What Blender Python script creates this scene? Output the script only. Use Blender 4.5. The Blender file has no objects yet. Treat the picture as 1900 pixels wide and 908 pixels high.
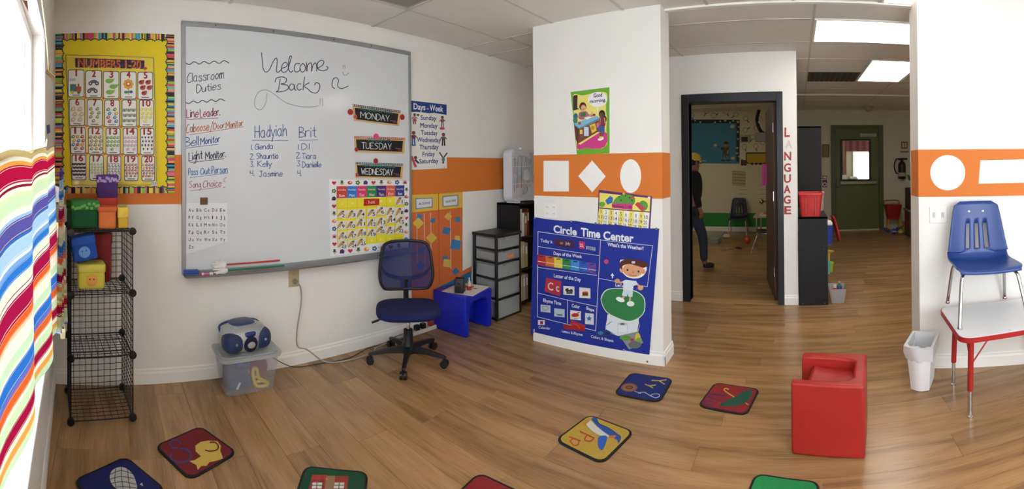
import bpy, bmesh, math, random
from mathutils import Vector, Matrix
random.seed(7)
SC = bpy.context.scene
COL = SC.collection
V = Vector
# ------------------------------------------------------------------ camera (phone panorama: cylindrical sweep)
FOC, HOR, TX, TY, EYE = 816.05, 305.28, -.0083, -.0053, 1.45
YAW = math.radians(52.84)
cd = bpy.data.cameras.new('camera'); cam = bpy.data.objects.new('camera', cd); COL.objects.link(cam)
cd.type = 'PANO'; cd.panorama_type = 'CENTRAL_CYLINDRICAL'
cd.central_cylindrical_range_u_min = -950/FOC; cd.central_cylindrical_range_u_max = 950/FOC
cd.central_cylindrical_range_v_min = -(908-HOR)/FOC; cd.central_cylindrical_range_v_max = HOR/FOC
cd.central_cylindrical_radius = 1.0
cd.clip_start = .01
_c, _s = math.cos(YAW), math.sin(YAW)
def _w(x, y, z): return V((x*_c+y*_s, -x*_s+y*_c, z))
_f = _w(0, 1, -TY).normalized(); _r = _w(1, 0, TX); _r = (_r-_f*_r.dot(_f)).normalized(); _u = _r.cross(_f)
cam.matrix_world = Matrix(((_r.x, _u.x, -_f.x, 0), (_r.y, _u.y, -_f.y, 0), (_r.z, _u.z, -_f.z, EYE), (0, 0, 0, 1)))
SC.camera = cam
# ------------------------------------------------------------------ world, exposure
WORLD_STRENGTH, PANEL, HALL_PANEL, BACK_ROOM, EXPOSURE = 15.0, 1.3, 9.0, 20.0, -0.12
w = bpy.data.worlds.new('daylight'); SC.world = w; w.use_nodes = True
bg = w.node_tree.nodes['Background']; bg.inputs[0].default_value = (.86, .94, 1, 1); bg.inputs[1].default_value = WORLD_STRENGTH
vs = SC.view_settings; vs.view_transform = 'Standard'; vs.look = 'None'; vs.exposure = EXPOSURE; vs.gamma = 1; vs.use_curve_mapping = False
# ------------------------------------------------------------------ materials
def lin(h):
    h = h.lstrip('#'); c = [int(h[i:i+2], 16)/255 for i in (0, 2, 4)]
    return [x/12.92 if x <= .04045 else ((x+.055)/1.055)**2.4 for x in c]
_M = {}
def M(hexc, rough=.5, metal=0., var=.05, vscale=9., bump=0., bscale=120., trans=0., alpha=1., ior=1.45, sheen=0., emit=0., coat=0.):
    k = (hexc, rough, metal, var, vscale, bump, bscale, trans, alpha, sheen, emit, coat)
    if k in _M: return _M[k]
    m = bpy.data.materials.new('mat_'+hexc.lstrip('#')); m.use_nodes = True; nt = m.node_tree; N = nt.nodes; L = nt.links
    b = N['Principled BSDF']; c = lin(hexc)
    b.inputs['Roughness'].default_value = rough; b.inputs['Metallic'].default_value = metal
    b.inputs['IOR'].default_value = ior; b.inputs['Transmission Weight'].default_value = trans; b.inputs['Alpha'].default_value = alpha
    if sheen: b.inputs['Sheen Weight'].default_value = sheen
    if coat: b.inputs['Coat Weight'].default_value = coat
    b.inputs['Base Color'].default_value = (*c, 1)
    if emit:
        b.inputs['Emission Color'].default_value = (*c, 1); b.inputs['Emission Strength'].default_value = emit
    if var or bump:
        tc = N.new('ShaderNodeTexCoord')
        nz = N.new('ShaderNodeTexNoise'); nz.inputs['Scale'].default_value = vscale; nz.inputs['Detail'].default_value = 2
        L.new(tc.outputs['Object'], nz.inputs['Vector'])
        if var:
            mx = N.new('ShaderNodeMix'); mx.data_type = 'RGBA'
            mx.inputs['A'].default_value = (*[x*(1-var*1.5) for x in c], 1); mx.inputs['B'].default_value = (*[min(1, x*(1+var)) for x in c], 1)
            L.new(nz.outputs['Fac'], mx.inputs['Factor']); L.new(mx.outputs['Result'], b.inputs['Base Color'])
        if bump:
            n2 = N.new('ShaderNodeTexNoise'); n2.inputs['Scale'].default_value = bscale; n2.inputs['Detail'].default_value = 3
            L.new(tc.outputs['Object'], n2.inputs['Vector'])
            bp = N.new('ShaderNodeBump'); bp.inputs['Strength'].default_value = bump; bp.inputs['Distance'].default_value = .004
            L.new(n2.outputs['Fac'], bp.inputs['Height']); L.new(bp.outputs['Normal'], b.inputs['Normal'])
    _M[k] = m; return m
def INK(h): return M(h, .55, var=0)
def wood_floor():
    m = bpy.data.materials.new('laminate'); m.use_nodes = True; nt = m.node_tree; N = nt.nodes; L = nt.links; b = N['Principled BSDF']
    g = N.new('ShaderNodeNewGeometry'); oi = N.new('ShaderNodeObjectInfo')
    mu = N.new('ShaderNodeMath'); mu.operation = 'MULTIPLY'; mu.inputs[1].default_value = 37; L.new(oi.outputs['Random'], mu.inputs[0])
    cx = N.new('ShaderNodeCombineXYZ'); L.new(mu.outputs[0], cx.inputs['Z']); L.new(mu.outputs[0], cx.inputs['Y'])
    mp = N.new('ShaderNodeMapping'); mp.inputs['Scale'].default_value = (6, .75, 1); L.new(g.outputs['Position'], mp.inputs['Vector'])
    ad = N.new('ShaderNodeVectorMath'); ad.operation = 'ADD'; L.new(mp.outputs[0], ad.inputs[0]); L.new(cx.outputs[0], ad.inputs[1])
    n1 = N.new('ShaderNodeTexNoise'); n1.inputs['Scale'].default_value = 1.6; n1.inputs['Detail'].default_value = 5; n1.inputs['Distortion'].default_value = 1.6
    L.new(ad.outputs[0], n1.inputs['Vector'])
    wv = N.new('ShaderNodeTexWave'); wv.wave_type = 'RINGS'; wv.rings_direction = 'Y'; wv.inputs['Scale'].default_value = .5; wv.inputs['Distortion'].default_value = 12; wv.inputs['Detail'].default_value = 2; wv.inputs['Detail Scale'].default_value = .8
    L.new(ad.outputs[0], wv.inputs['Vector'])
    m2 = N.new('ShaderNodeMapping'); m2.inputs['Scale'].default_value = (120, 5, 1); L.new(g.outputs['Position'], m2.inputs['Vector'])
    n3 = N.new('ShaderNodeTexNoise'); n3.inputs['Scale'].default_value = 1; n3.inputs['Detail'].default_value = 4; L.new(m2.outputs[0], n3.inputs['Vector'])
    mx0 = N.new('ShaderNodeMix'); mx0.inputs['Factor'].default_value = .42; mx = N.new('ShaderNodeMix'); mx.inputs['Factor'].default_value = .12; L.new(n1.outputs['Fac'], mx0.inputs['A']); L.new(n3.outputs['Fac'], mx0.inputs['B']); L.new(mx0.outputs['Result'], mx.inputs['A']); L.new(wv.outputs['Fac'], mx.inputs['B'])
    cr = N.new('ShaderNodeValToRGB'); L.new(mx.outputs['Result'], cr.inputs['Fac'])
    e = cr.color_ramp.elements; e[0].position = .3; e[0].color = (*lin('#785a3b'), 1); e[1].position = .68; e[1].color = (*lin('#b0885d'), 1)
    k = cr.color_ramp.elements.new(.47); k.color = (*lin('#99744c'), 1)
    hv = N.new('ShaderNodeHueSaturation'); L.new(cr.outputs['Color'], hv.inputs['Color'])
    mr = N.new('ShaderNodeMapRange'); mr.inputs['To Min'].default_value = .88; mr.inputs['To Max'].default_value = 1.12; L.new(oi.outputs['Random'], mr.inputs['Value'])
    L.new(mr.outputs[0], hv.inputs['Value']); L.new(hv.outputs[0], b.inputs['Base Color'])
    b.inputs['Roughness'].default_value = .26
    bp = N.new('ShaderNodeBump'); bp.inputs['Strength'].default_value = .06; L.new(mx.outputs['Result'], bp.inputs['Height']); L.new(bp.outputs[0], b.inputs['Normal'])
    return m
WALL = M('#efece6', .8, var=.02, vscale=3, bump=.12, bscale=55)
ORANGE = M('#d9792f', .7, var=.03, vscale=4)
TRIM = M('#f2efe8', .45, var=.02)
BLACKP = M('#0d0d10', .6, var=.1)
CHROME = M('#c9c9cc', .18, 1, var=0)
# ------------------------------------------------------------------ things
def tag(o, label=None, cat=None, group=None, kind=None):
    if label: o['label'] = label
    if cat: o['category'] = cat
    if group: o['group'] = group
    if kind: o['kind'] = kind
    return o
def thing(name, label, cat, loc=(0, 0, 0), rz=0, group=None):
    o = bpy.data.objects.new(name, None); COL.objects.link(o); o.empty_display_size = .05
    o.location = loc; o.rotation_euler = (0, 0, rz); return tag(o, label, cat, group)
def link(name, me, parent=None):
    o = bpy.data.objects.new(name, me); COL.objects.link(o)
    if parent: o.parent = parent
    return o
def catmull(pts, n=5, closed=False):
    P = [V(p) for p in pts]; out = []; m = len(P)
    if m < 3: return P
    for i in range(m if closed else m-1):
        if closed: a, b, c, d = P[i-1], P[i], P[(i+1) % m], P[(i+2) % m]
        else: a, b, c, d = P[max(i-1, 0)], P[i], P[i+1], P[min(i+2, m-1)]
        for k in range(n):
            t = k/n
            out.append(.5*((2*b)+(c-a)*t+(2*a-5*b+4*c-d)*t*t+(3*b-a-3*c+d)*t**3))
    if not closed: out.append(P[-1])
    return out
class MB:
    def __init__(s): s.v = []; s.f = []; s.m = []; s.mats = []
    def use(s, mat):
        if mat not in s.mats: s.mats.append(mat)
        s._i = s.mats.index(mat); return s
    _i = 0
    def face(s, *ids): s.f.append(ids); s.m.append(s._i)
    def pv(s, *pts):
        k = len(s.v); s.v += [tuple(p) for p in pts]; return list(range(k, k+len(pts)))
    def ngon(s, pts): s.face(*s.pv(*pts))
    def bx(s, x0, x1, y0, y1, z0, z1, M4=None):
        p = [V((x, y, z)) for z in (z0, z1) for x, y in ((x0, y0), (x1, y0), (x1, y1), (x0, y1))]
        if M4 is not None: p = [M4 @ q for q in p]
        i = s.pv(*p)
        for q in ((3, 2, 1, 0), (4, 5, 6, 7), (0, 1, 5, 4), (1, 2, 6, 5), (2, 3, 7, 6), (3, 0, 4, 7)): s.face(*[i[k] for k in q])
        return s
    def prism(s, poly, fn0, fn1):
        n = len(poly); a = s.pv(*[fn0(*p) for p in poly]); b = s.pv(*[fn1(*p) for p in poly])
        s.face(*a[::-1]); s.face(*b)
        for i in range(n): s.face(a[i], a[(i+1) % n], b[(i+1) % n], b[i])
        return s
    def zprism(s, poly, z0, z1): return s.prism(poly, lambda x, y: (x, y, z0), lambda x, y: (x, y, z1))
    def tube(s, pts, r, n=8, closed=False, cap=True):
        P = [V(p) for p in pts]; rings = []; up = None
        for i, p in enumerate(P):
            if closed: d = P[(i+1) % len(P)]-P[i-1]
            else: d = P[min(i+1, len(P)-1)]-P[max(i-1, 0)]
            d.normalize()
            if up is None: up = d.orthogonal().normalized()
            up = (up-d*up.dot(d)); up = up.normalized() if up.length > 1e-6 else d.orthogonal().normalized()
            q = d.cross(up); rr = r[i] if isinstance(r, (list, tuple)) else r
            rings.append(s.pv(*[p+(up*math.cos(2*math.pi*k/n)+q*math.sin(2*math.pi*k/n))*rr for k in range(n)]))
        m = len(rings)
        for i in range(m if closed else m-1):
            a, b = rings[i], rings[(i+1) % m]
            for k in range(n): s.face(a[k], a[(k+1) % n], b[(k+1) % n], b[k])
        if cap and not closed: s.face(*rings[0][::-1]); s.face(*rings[-1])
        return s
    def cyl(s, p, q, r, n=12, r2=None): return s.tube([p, q], [r, r if r2 is None else r2], n)
    def lathe(s, prof, c=(0, 0, 0), n=20, ax=2, sx=1, sy=1):
        rings = []
        for r, z in prof:
            ring = []
            for k in range(n):
                a = 2*math.pi*k/n; x, y = r*math.cos(a)*sx, r*math.sin(a)*sy
                ring.append({2: (c[0]+x, c[1]+y, c[2]+z), 1: (c[0]+x, c[1]-z, c[2]+y), 0: (c[0]+z, c[1]+x, c[2]+y)}[ax])
            rings.append(s.pv(*ring))
        for a, b in zip(rings, rings[1:]):
            for k in range(n): s.face(a[k], a[(k+1) % n], b[(k+1) % n], b[k])
        if prof[0][0] > 1e-5: s.face(*rings[0][::-1])
        if prof[-1][0] > 1e-5: s.face(*rings[-1])
        return s
    def ball(s, c, rx, ry=None, rz=None, n=14, m=8):
        ry = ry or rx; rz = rz or rx
        rings = [s.pv(*[(c[0]+rx*math.sin(t)*math.cos(2*math.pi*k/n), c[1]+ry*math.sin(t)*math.sin(2*math.pi*k/n), c[2]-rz*math.cos(t)) for k in range(n)]) for t in [math.pi*(j+.04)/(m+.08) for j in range(m+1)]]
        for a, b in zip(rings, rings[1:]):
            for k in range(n): s.face(a[k], a[(k+1) % n], b[(k+1) % n], b[k])
        s.face(*rings[0][::-1]); s.face(*rings[-1]); return s
    def grid(s, fn, nu, nv):
        i = [[s.pv(fn(u/nu, v/nv))[0] for u in range(nu+1)] for v in range(nv+1)]
        for v in range(nv):
            for u in range(nu): s.face(i[v][u], i[v][u+1], i[v+1][u+1], i[v+1][u])
        return s
    def mesh(s, name, mat=None, smooth=False, origin=None, recalc=True):
        me = bpy.data.meshes.new(name)
        o = V(origin) if origin is not None else V((0, 0, 0))
        me.from_pydata([tuple(V(p)-o) for p in s.v], [], s.f)
        if mat is not None: me.materials.append(mat)
        else:
            for m in s.mats: me.materials.append(m)
            me.polygons.foreach_set('material_index', s.m)
        if smooth:
            me.polygons.foreach_set('use_smooth', [True]*len(me.polygons))
        if recalc:
            bm = bmesh.new(); bm.from_mesh(me); bmesh.ops.recalc_face_normals(bm, faces=bm.faces); bm.to_mesh(me); bm.free()
        if smooth: me.set_sharp_from_angle(angle=math.radians(smooth if smooth is not True else 40))
        me.update(); return me
    def build(s, name, mat=None, parent=None, smooth=False, bevel=0, seg=2, origin=None, thick=0):
        o = link(name, s.mesh(name, mat, smooth or (35 if bevel else False), origin), parent)
        if thick:
            t = o.modifiers.new('thick', 'SOLIDIFY'); t.thickness = thick; t.offset = 0
        if bevel:
            b = o.modifiers.new('bevel', 'BEVEL'); b.width = bevel; b.segments = seg; b.limit_method = 'ANGLE'; b.angle_limit = math.radians(35)
        return o
def box(name, b, mat, parent=None, bevel=0, M4=None, seg=2): return MB().bx(*b, M4=M4).build(name, mat, parent, bevel=bevel, seg=seg)
def rrect(x0, y0, x1, y1, r, n=4):
    out = []
    for cx, cy, a in ((x1-r, y1-r, 0), (x0+r, y1-r, 90), (x0+r, y0+r, 180), (x1-r, y0+r, 270)):
        for k in range(n+1):
            t = math.radians(a+90*k/n); out.append((cx+r*math.cos(t), cy+r*math.sin(t)))
    return out
def struct(o, label=None): tag(o, label, kind='structure'); return o
def copy_tree(o, parent=None):
    c = o.copy(); COL.objects.link(c); c.parent = parent
    for ch in list(o.children): copy_tree(ch, c)
    return c
# ------------------------------------------------------------------ planes and flat print
def ray(px, py):
    az = (px-950)/FOC; Xc, Yc, Zc = math.sin(az), math.cos(az), -(py-HOR)/FOC
    Z1 = (Zc-TY*Yc)/(1+TY*TY); Y = Yc+TY*Z1; Z = (Z1+TX*Xc)/(1+TX*TX); X = Xc-TX*Z
    return _w(X, Y, Z)
class Plane:                       # a real surface in the room: a point on it and its normal towards the room
    def __init__(s, p, n): s.p = V(p); s.n = V(n).normalized()
    def off(s, d): return Plane(s.p+s.n*d, s.n)
    def at(s, px, py):
        r = ray(px, py); e = V((0, 0, EYE)); return e+r*((s.p-e).dot(s.n)/r.dot(s.n))
AD = math.radians(109.14); ND = V((math.sin(AD), math.cos(AD), 0)); TD = V((math.cos(AD), -math.sin(AD), 0))
PA = Plane((0, 2.97, 0), (0, -1, 0)); PB = Plane((3.035, 0, 0), (-1, 0, 0)); PC = Plane((4.536, 0, 0), (-1, 0, 0))
PD = Plane(ND*3.114, -ND); PE = Plane((9.45, 0, 0), (-1, 0, 0)); PF = Plane((0, 0, 0), (0, 0, 1))
_TXT = {}
def glyphs(s, bold):
    k = (s, bold)
    if k not in _TXT:
        multi = bold > 0 and 'M' in s      # the outline offset breaks this glyph's fill, so it is thickened with shifted copies
        c = bpy.data.curves.new('t', 'FONT'); c.body = s; c.resolution_u = 3; c.offset = bold if not multi else 0; c.fill_mode = 'FRONT'
        o = bpy.data.objects.new('t', c); COL.objects.link(o); bpy.context.view_layer.update()
        me = o.to_mesh(); vs_ = [(v.co.x, v.co.y) for v in me.vertices]; fs = [tuple(p.vertices) for p in me.polygons]
        if multi:
            n_ = len(vs_); vs0, fs0 = list(vs_), list(fs); vs_, fs = [], []
            for q, (dx, dy) in enumerate(((-bold, -bold), (bold, -bold), (-bold, bold), (bold, bold), (0, 0))):
                vs_ += [(x+dx, y+dy, q*.08) for x, y in vs0]; fs += [tuple(i+q*n_ for i in f) for f in fs0]
        o.to_mesh_clear(); bpy.data.objects.remove(o); bpy.data.curves.remove(c)
        x0 = min(v[0] for v in vs_); x1 = max(v[0] for v in vs_)
        _TXT[k] = ([((v[0]-x0)/(x1-x0), v[1]/.69, v[2] if len(v) > 2 else 0) for v in vs_], fs)
    return _TXT[k]
HW = {'a': '5a 2a 07 15 34 56 5a 55 64', 'b': '0e 04 07 2a 4a 57 35 14 05', 'c': '59 3a 18 06 14 34 55', 'd': '59 3a 17 06 15 34 57 5e 54', 'e': '07 57 59 3a 18 06 14 34 55',
      'f': '4d 3e 2c 24|0a 4a', 'g': '59 3a 17 06 25 57 5a 52 30 10', 'h': '0e 04 07 2a 4a 54', 'i': '0a 04|0c 0d', 'j': '3a 31 10', 'k': '0e 04|4a 07 44', 'l': '0e 04', 'm': '0a 04 08 2a 3a 34 38 5a 6a 64',
      'n': '0a 04 08 2a 4a 54', 'o': '3a 18 06 24 45 58 3a', 'p': '0a 00 08 2a 4a 57 35 05', 'r': '0a 04 08 2a 4a', 's': '59 3a 19 28 47 55 34 05', 't': '2d 25 34 44|0a 4a', 'u': '0a 05 24 45 5a 54', 'w': '0a 14 39 54 6a',
      'y': '0a 25|5a 10', 'v': '0a 24 4a', 'C': '6d 4e 1b 07 14 44 65', 'D': '0e 04 34 67 6b 3e 0e', 'L': '0e 04 54', 'B': '0e 04|0e 4d 4a 09 58 55 04', 'M': '04 0e 48 8e 84', 'P': '04 0e 4e 5b 39 08', 'S': '6d 3e 0c 2a 58 45 04',
      'O': '4e 1c 07 24 65 8a 6d 4e', 'H': '0e 04|6e 64|09 69', 'G': '6d 3e 08 24 65 69 39', 'K': '0e 04|6e 09 64', 'J': '1e 6e|4e 45 24 06', 'T': '0e 6e|3e 34', 'U': '0e 06 34 66 6e', 'E': '6e 0e 04 64|09 49', 'W': '0e 24 4b 64 8e',
      'N': '04 0e 64 6e', 'A': '04 3e 64|18 58', 'Y': '0e 38 6e|38 34', 'I': '0e 04', '1': '1e 14', '2': '0d 3e 5c 04 54', '3': '0e 5e 2a 57 34 05', '4': '0e 09 59|5e 54', '.': '04 05', '/': '03 4f', '?': '0d 3e 5c 28 26|24 25', ' ': ''}
STRAIGHT = set('MLHEWNAYKTyvwk4I1ilt/.')
class Flat:
    def __init__(s, plane, origin=(0, 0, 0)): s.pl = plane; s.o = V(origin); s.b = MB(); s.t = (0, 0, 1); s.k = 0
    def T(s, ox=0, oy=0, k=1): s.t = (ox, oy, k); return s
    def step(s): s.k = (s.k+1) % 12; return s.k*.05     # hair-thin ink layers, so overlapping strokes never coincide
    def P(s, x, y, L): return s.pl.at(s.t[0]+x/s.t[2], s.t[1]+y/s.t[2])+s.pl.n*(.0007*L)
    def poly(s, pts, c, L=1, smooth=False):
        s.b.use(INK(c) if isinstance(c, str) else c); L += s.step()
        if smooth: pts = [(q.x, q.y) for q in catmull([(p[0], p[1], 0) for p in pts], 4, True)]
        s.b.ngon([s.P(x, y, L) for x, y in pts]); return s
    def rect(s, x0, y0, x1, y1, c, L=1): return s.poly([(x0, y0), (x1, y0), (x1, y1), (x0, y1)], c, L)
    def rr(s, x0, y0, x1, y1, r, c, L=1): return s.poly(rrect(x0, y0, x1, y1, r, 3), c, L)
    def ell(s, cx, cy, rx, ry, c, L=1, n=18, rot=0, a0=0, a1=360):
        ca, sa = math.cos(math.radians(rot)), math.sin(math.radians(rot)); pts = []
        full = a1-a0 >= 360
        for k in range(n if full else n+1):
            t = math.radians(a0+(a1-a0)*k/n); x, y = rx*math.cos(t), ry*math.sin(t); pts.append((cx+x*ca-y*sa, cy+x*sa+y*ca))
        return s.poly(pts, c, L)
    def line(s, pts, w, c, L=1, smooth=False, closed=False, n=4):
        s.b.use(INK(c) if isinstance(c, str) else c); L += s.step()
        Q = [V((p[0], p[1], 0)) for p in pts]
        if smooth: Q = catmull(Q, n, closed)
        if len(Q) < 2: return s
        l = []; r = []; m = len(Q)
        for i in range(m):
            d = (Q[(i+1) % m]-Q[i-1]) if closed else (Q[min(i+1, m-1)]-Q[max(i-1, 0)])
            if d.length < 1e-6: d = V((1, 0, 0))
            d.normalize(); nn = V((-d.y, d.x, 0))*w/2; e = d*w*.25 if not closed and i in (0, m-1) else V((0, 0, 0))
            if i == 0: e = -e
            l.append(Q[i]+nn+e); r.append(Q[i]-nn+e)
        a = s.b.pv(*[s.P(p.x, p.y, L) for p in l]); b = s.b.pv(*[s.P(p.x, p.y, L) for p in r])
        for i in range(m if closed else m-1): s.b.face(a[i], a[(i+1) % m], b[(i+1) % m], b[i])
        return s
    def text(s, t, x0, y0, x1, y1, h, c, L=2, bold=0., up=(0, -1)):
        s.b.use(INK(c) if isinstance(c, str) else c); vs_, fs = glyphs(t, bold)
        k = s.b.pv(*[s.P(x0+(x1-x0)*gx+up[0]*gy*h, y0+(y1-y0)*gx+up[1]*gy*h, L+gz) for gx, gy, gz in vs_])
        for f in fs: s.b.face(*[k[i] for i in f])
        return s
    def hand(s, t, x0, y0, x1, y1, h, w, c, L=2, jit=.03):
        pos = []; x = 0
        for ch in t:
            g = [[(int(p[0], 16)/10, (int(p[1], 16)-4)/10) for p in st.split()] for st in HW[ch].split('|') if st]
            wd = max([p[0] for st in g for p in st], default=.3)
            pos.append((ch, g, x)); x += wd+.16
        W = x-.16
        for ch, g, ox in pos:
            dy = random.uniform(-jit, jit)
            for st in g:
                q = []
                for gx, gy in st:
                    u = (ox+gx)/W; q.append((x0+(x1-x0)*u, y0+(y1-y0)*u-(gy+dy)*h))
                if ch in STRAIGHT:
                    for a_, b_ in zip(q, q[1:]): s.line([a_, b_], w, c, L)
                else: s.line(q, w, c, L, smooth=True, n=3)
        return s
    def build(s, name, parent=None): return s.b.build(name, None, parent, origin=s.o)
def sheet(name, plane, corners, mat, parent, o, thick=.002, nx=1):
    P = [plane.at(*c) for c in corners]; n = plane.n*thick; b = MB()
    i = b.pv(*[p-V(o) for p in P], *[p+n-V(o) for p in P])
    b.face(*i[:4]); b.face(*i[4:][::-1])
    for k in range(4): b.face(i[k], i[4+k], i[4+(k+1) % 4], i[(k+1) % 4])
    return b.build(name, mat, parent)
def poster(name, label, cat, plane, corners, mat, thick=.002, part='sheet', group=None):
    o = sum((plane.at(*c) for c in corners), V((0, 0, 0)))/4; o.z = min(plane.at(*c).z for c in corners)
    t = thing(name, label, cat, o, 0, group)
    sheet(part, plane, corners, mat, t, o, thick)
    f = Flat(plane.off(thick), o); return t, f
# ================================================================== STRUCTURE
CEIL = 2.614; BT, BB = 1.544, 1.208; CX, CY = -.356, 2.97
FLOORM = wood_floor()
fl_ = box('floor', (-.9, 9.7, -3.4, 3.2, -.08, -.004), M('#a57a4e', .4), None); struct(fl_, 'tan wood laminate floor')
pw, plen = .19, 1.3
shapes = {}
row = 0; x = -.45
while x < 9.45:
    y = 2.97-((row*.53) % 1.0)*plen; hi = 2.97
    while hi > -2.7:
        lo = max(y, -2.9); ln = round(hi-lo, 3)
        if ln > .03 and not (x < -.2 and hi < 0):
            if ln not in shapes: shapes[ln] = MB().bx(.0008, pw-.0008, .0008, ln-.0008, -.006, 0).mesh('plank', FLOORM)
            o = link('plank', shapes[ln], fl_); o.location = (x, lo, 0)
        hi = y; y -= plen
    x += pw; row += 1
# ---- ceiling
ce = box('ceiling', (-.9, 9.7, -3.4, 3.2, CEIL+.012, CEIL+.1), M('#d8d4cc', .9), None); struct(ce, 'white suspended tile ceiling')
TILE = M('#e4e0d8', .95, var=.05, vscale=2.5, bump=.25, bscale=90)
tiles = []
Yl = [2.97, 2.5, 1.88, 1.26, .64, .02, -.6, -1.22, -1.84, -2.46, -3.1]; Xl = [-.36, .86, 2.06, 3.15]
for i in range(3):
    for j in range(10): tiles.append((Xl[i], Xl[i+1], Yl[j+1], Yl[j]))
LIGHTS_MAIN = [(.86, 2.06, .64, 1.26), (.86, 2.06, -1.22, -.6), (2.06, 3.15, -1.22, -.6)]
Xh = [3.15, 3.53, 4.2, 4.87, 5.54, 6.18, 6.8, 7.35, 8.05, 8.75, 9.45]
for i in range(10):
    ys = [2.97, 2.42, 1.2, -.14, -1.37, -2.6]
    if i in (3, 4): ys = [2.97, 2.42, 1.2, -.14, -.83, -1.47, -2.6]
    for j in range(len(ys)-1): tiles.append((Xh[i], Xh[i+1], ys[j+1], ys[j]))
HL = [(3.53, 4.2, -1.37, -.14), (4.87, 5.54, -1.47, -.83), (5.54, 6.18, -1.47, -.83)]
OFFL = (.86, 2.06, 1.88, 2.5)
DARK = (5.54, 6.18, -.83, -.14)
gr = MB()
for t in tiles:
    x0, x1, y0, y1 = t
    if t in LIGHTS_MAIN or t in HL or t == OFFL: continue
    if t != DARK:
        o = box('ceiling_tile', (x0+.011, x1-.011, y0+.011, y1-.011, CEIL+.003, CEIL+.013), TILE, ce)
    for a in ((x0-.011, x0+.011, y0, y1), (x0, x1, y0-.011, y0+.011)): gr.bx(*a, CEIL-.0015, CEIL+.012)
gr.build('ceiling_grid', M('#cbc6bd', .6, var=.03), ce)
box('edge_trim', (3.13, 3.17, -.86, .99, CEIL-.012, CEIL+.01), TRIM, ce)
box('cross_trim', (7.32, 7.38, -3, 0, CEIL-.02, CEIL+.01), TRIM, ce)
v = thing('ceiling_vent', 'dark square air return grille in the hallway ceiling', 'vent', (5.86, -.485, CEIL-.004))
box('vent_frame', (-.31, .31, -.335, .335, 0, .012), M('#4a443c', .8), v)
for k in range(9): box('slat', (-.29, .29, -.3+k*.07, -.265+k*.07, -.006, 0), M('#39342d', .8), v)
def ceiling_light(rect, strength, label, col='#fffaf0'):
    x0, x1, y0, y1 = rect; t = thing('ceiling_light', label, 'ceiling light', ((x0+x1)/2, (y0+y1)/2, CEIL-.003), 0, 'fluorescent ceiling panels')
    a, b = (x1-x0)/2-.012, (y1-y0)/2-.012
    fr = MB(); 
    for q in ((-a, a, -b, -b+.02), (-a, a, b-.02, b), (-a, -a+.02, -b+.02, b-.02), (a-.02, a, -b+.02, b-.02)): fr.bx(*q, 0, .012)
    fr.build('frame', TRIM, t)
    box('diffuser', (-a+.02, a-.02, -b+.02, b-.02, .004, .01), M(col, .6, var=0, emit=strength), t)
ceiling_light(LIGHTS_MAIN[0], PANEL, 'fluorescent ceiling panel right above the carpet squares')
ceiling_light(LIGHTS_MAIN[1], PANEL, 'fluorescent ceiling panel behind the red cube chair')
ceiling_light(LIGHTS_MAIN[2], PANEL, 'fluorescent ceiling panel above the low table')
ceiling_light(HL[0], HALL_PANEL, 'nearer bright wide fluorescent panel in the hallway ceiling')
ceiling_light((4.87, 6.16, -1.47, -.83), HALL_PANEL, 'farther bright fluorescent panel in the hallway ceiling beside dark grille')
t = thing('unlit_fixture', 'unlit grey fluorescent fixture in the ceiling above the whiteboard', 'ceiling light', (1.46, 2.19, CEIL)); box('frame', (-.59, .59, -.3, .3, .004, .012), M('#b9b5ac', .6), t); box('lens_panel', (-.56, .56, -.27, .27, 0, .004), M('#8e8c86', .4, bump=.3, bscale=300), t)
# ---- walls
TH = .12
wa = struct(box('wall_back', (CX-.3, 9.5, CY, CY+.2, -.05, CEIL+.05), WALL), 'white wall behind the whiteboard with orange band')
box('painted_band', (CX+.002, 4.535, CY-.0015, CY, BB, BT), ORANGE, wa)
PROF = [(0, 0), (.014, 0), (.014, .07), (.009, .082), (.009, .092), (.003, .1), (0, .1)]
def baseboard(name, p, q, n):
    p, q, n = V((*p, 0)), V((*q, 0)), V((*n, 0)).normalized()
    o = MB().prism(PROF, lambda a, z: p+n*a+V((0, 0, z)), lambda a, z: q+n*a+V((0, 0, z))).build(name, TRIM); return struct(o)
baseboard('baseboard_back', (CX, CY), (4.53, CY), (0, -1))
# centre partition
wc = struct(box('wall_centre', (3.035, 3.24, .965, 2.07, -.02, CEIL+.02), WALL), 'free-standing white wall section with painted shapes')
box('painted_band', (3.0335, 3.2415, .9635, 2.0715, BB, BT), ORANGE, wc)
WHITEP = M('#f4f2ee', .75, var=.01)
fp = Flat(PB.off(.0015)); fp.rect(1008.5, 298.5, 1055.5, 355.5, WHITEP); fp.build('painted_square', wc)
fp = Flat(PB.off(.0015)); fp.poly([(1098.7, 298), (1124, 327.5), (1099, 357), (1073, 327)], WHITEP); fp.build('painted_diamond', wc)
fp = Flat(PB.off(.0015)); fp.ell(1170.2, 327, 19.5, 31.3, WHITEP, n=32); fp.t = (0, 0, 1); fp.build('painted_oval', wc)
baseboard('baseboard_centre', (3.035, .951), (3.035, 2.084), (-1, 0)); baseboard('baseboard_side', (3.021, .965), (3.25, .965), (0, -1)); baseboard('baseboard_end', (3.021, 2.07), (3.25, 2.07), (0, 1))
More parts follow.
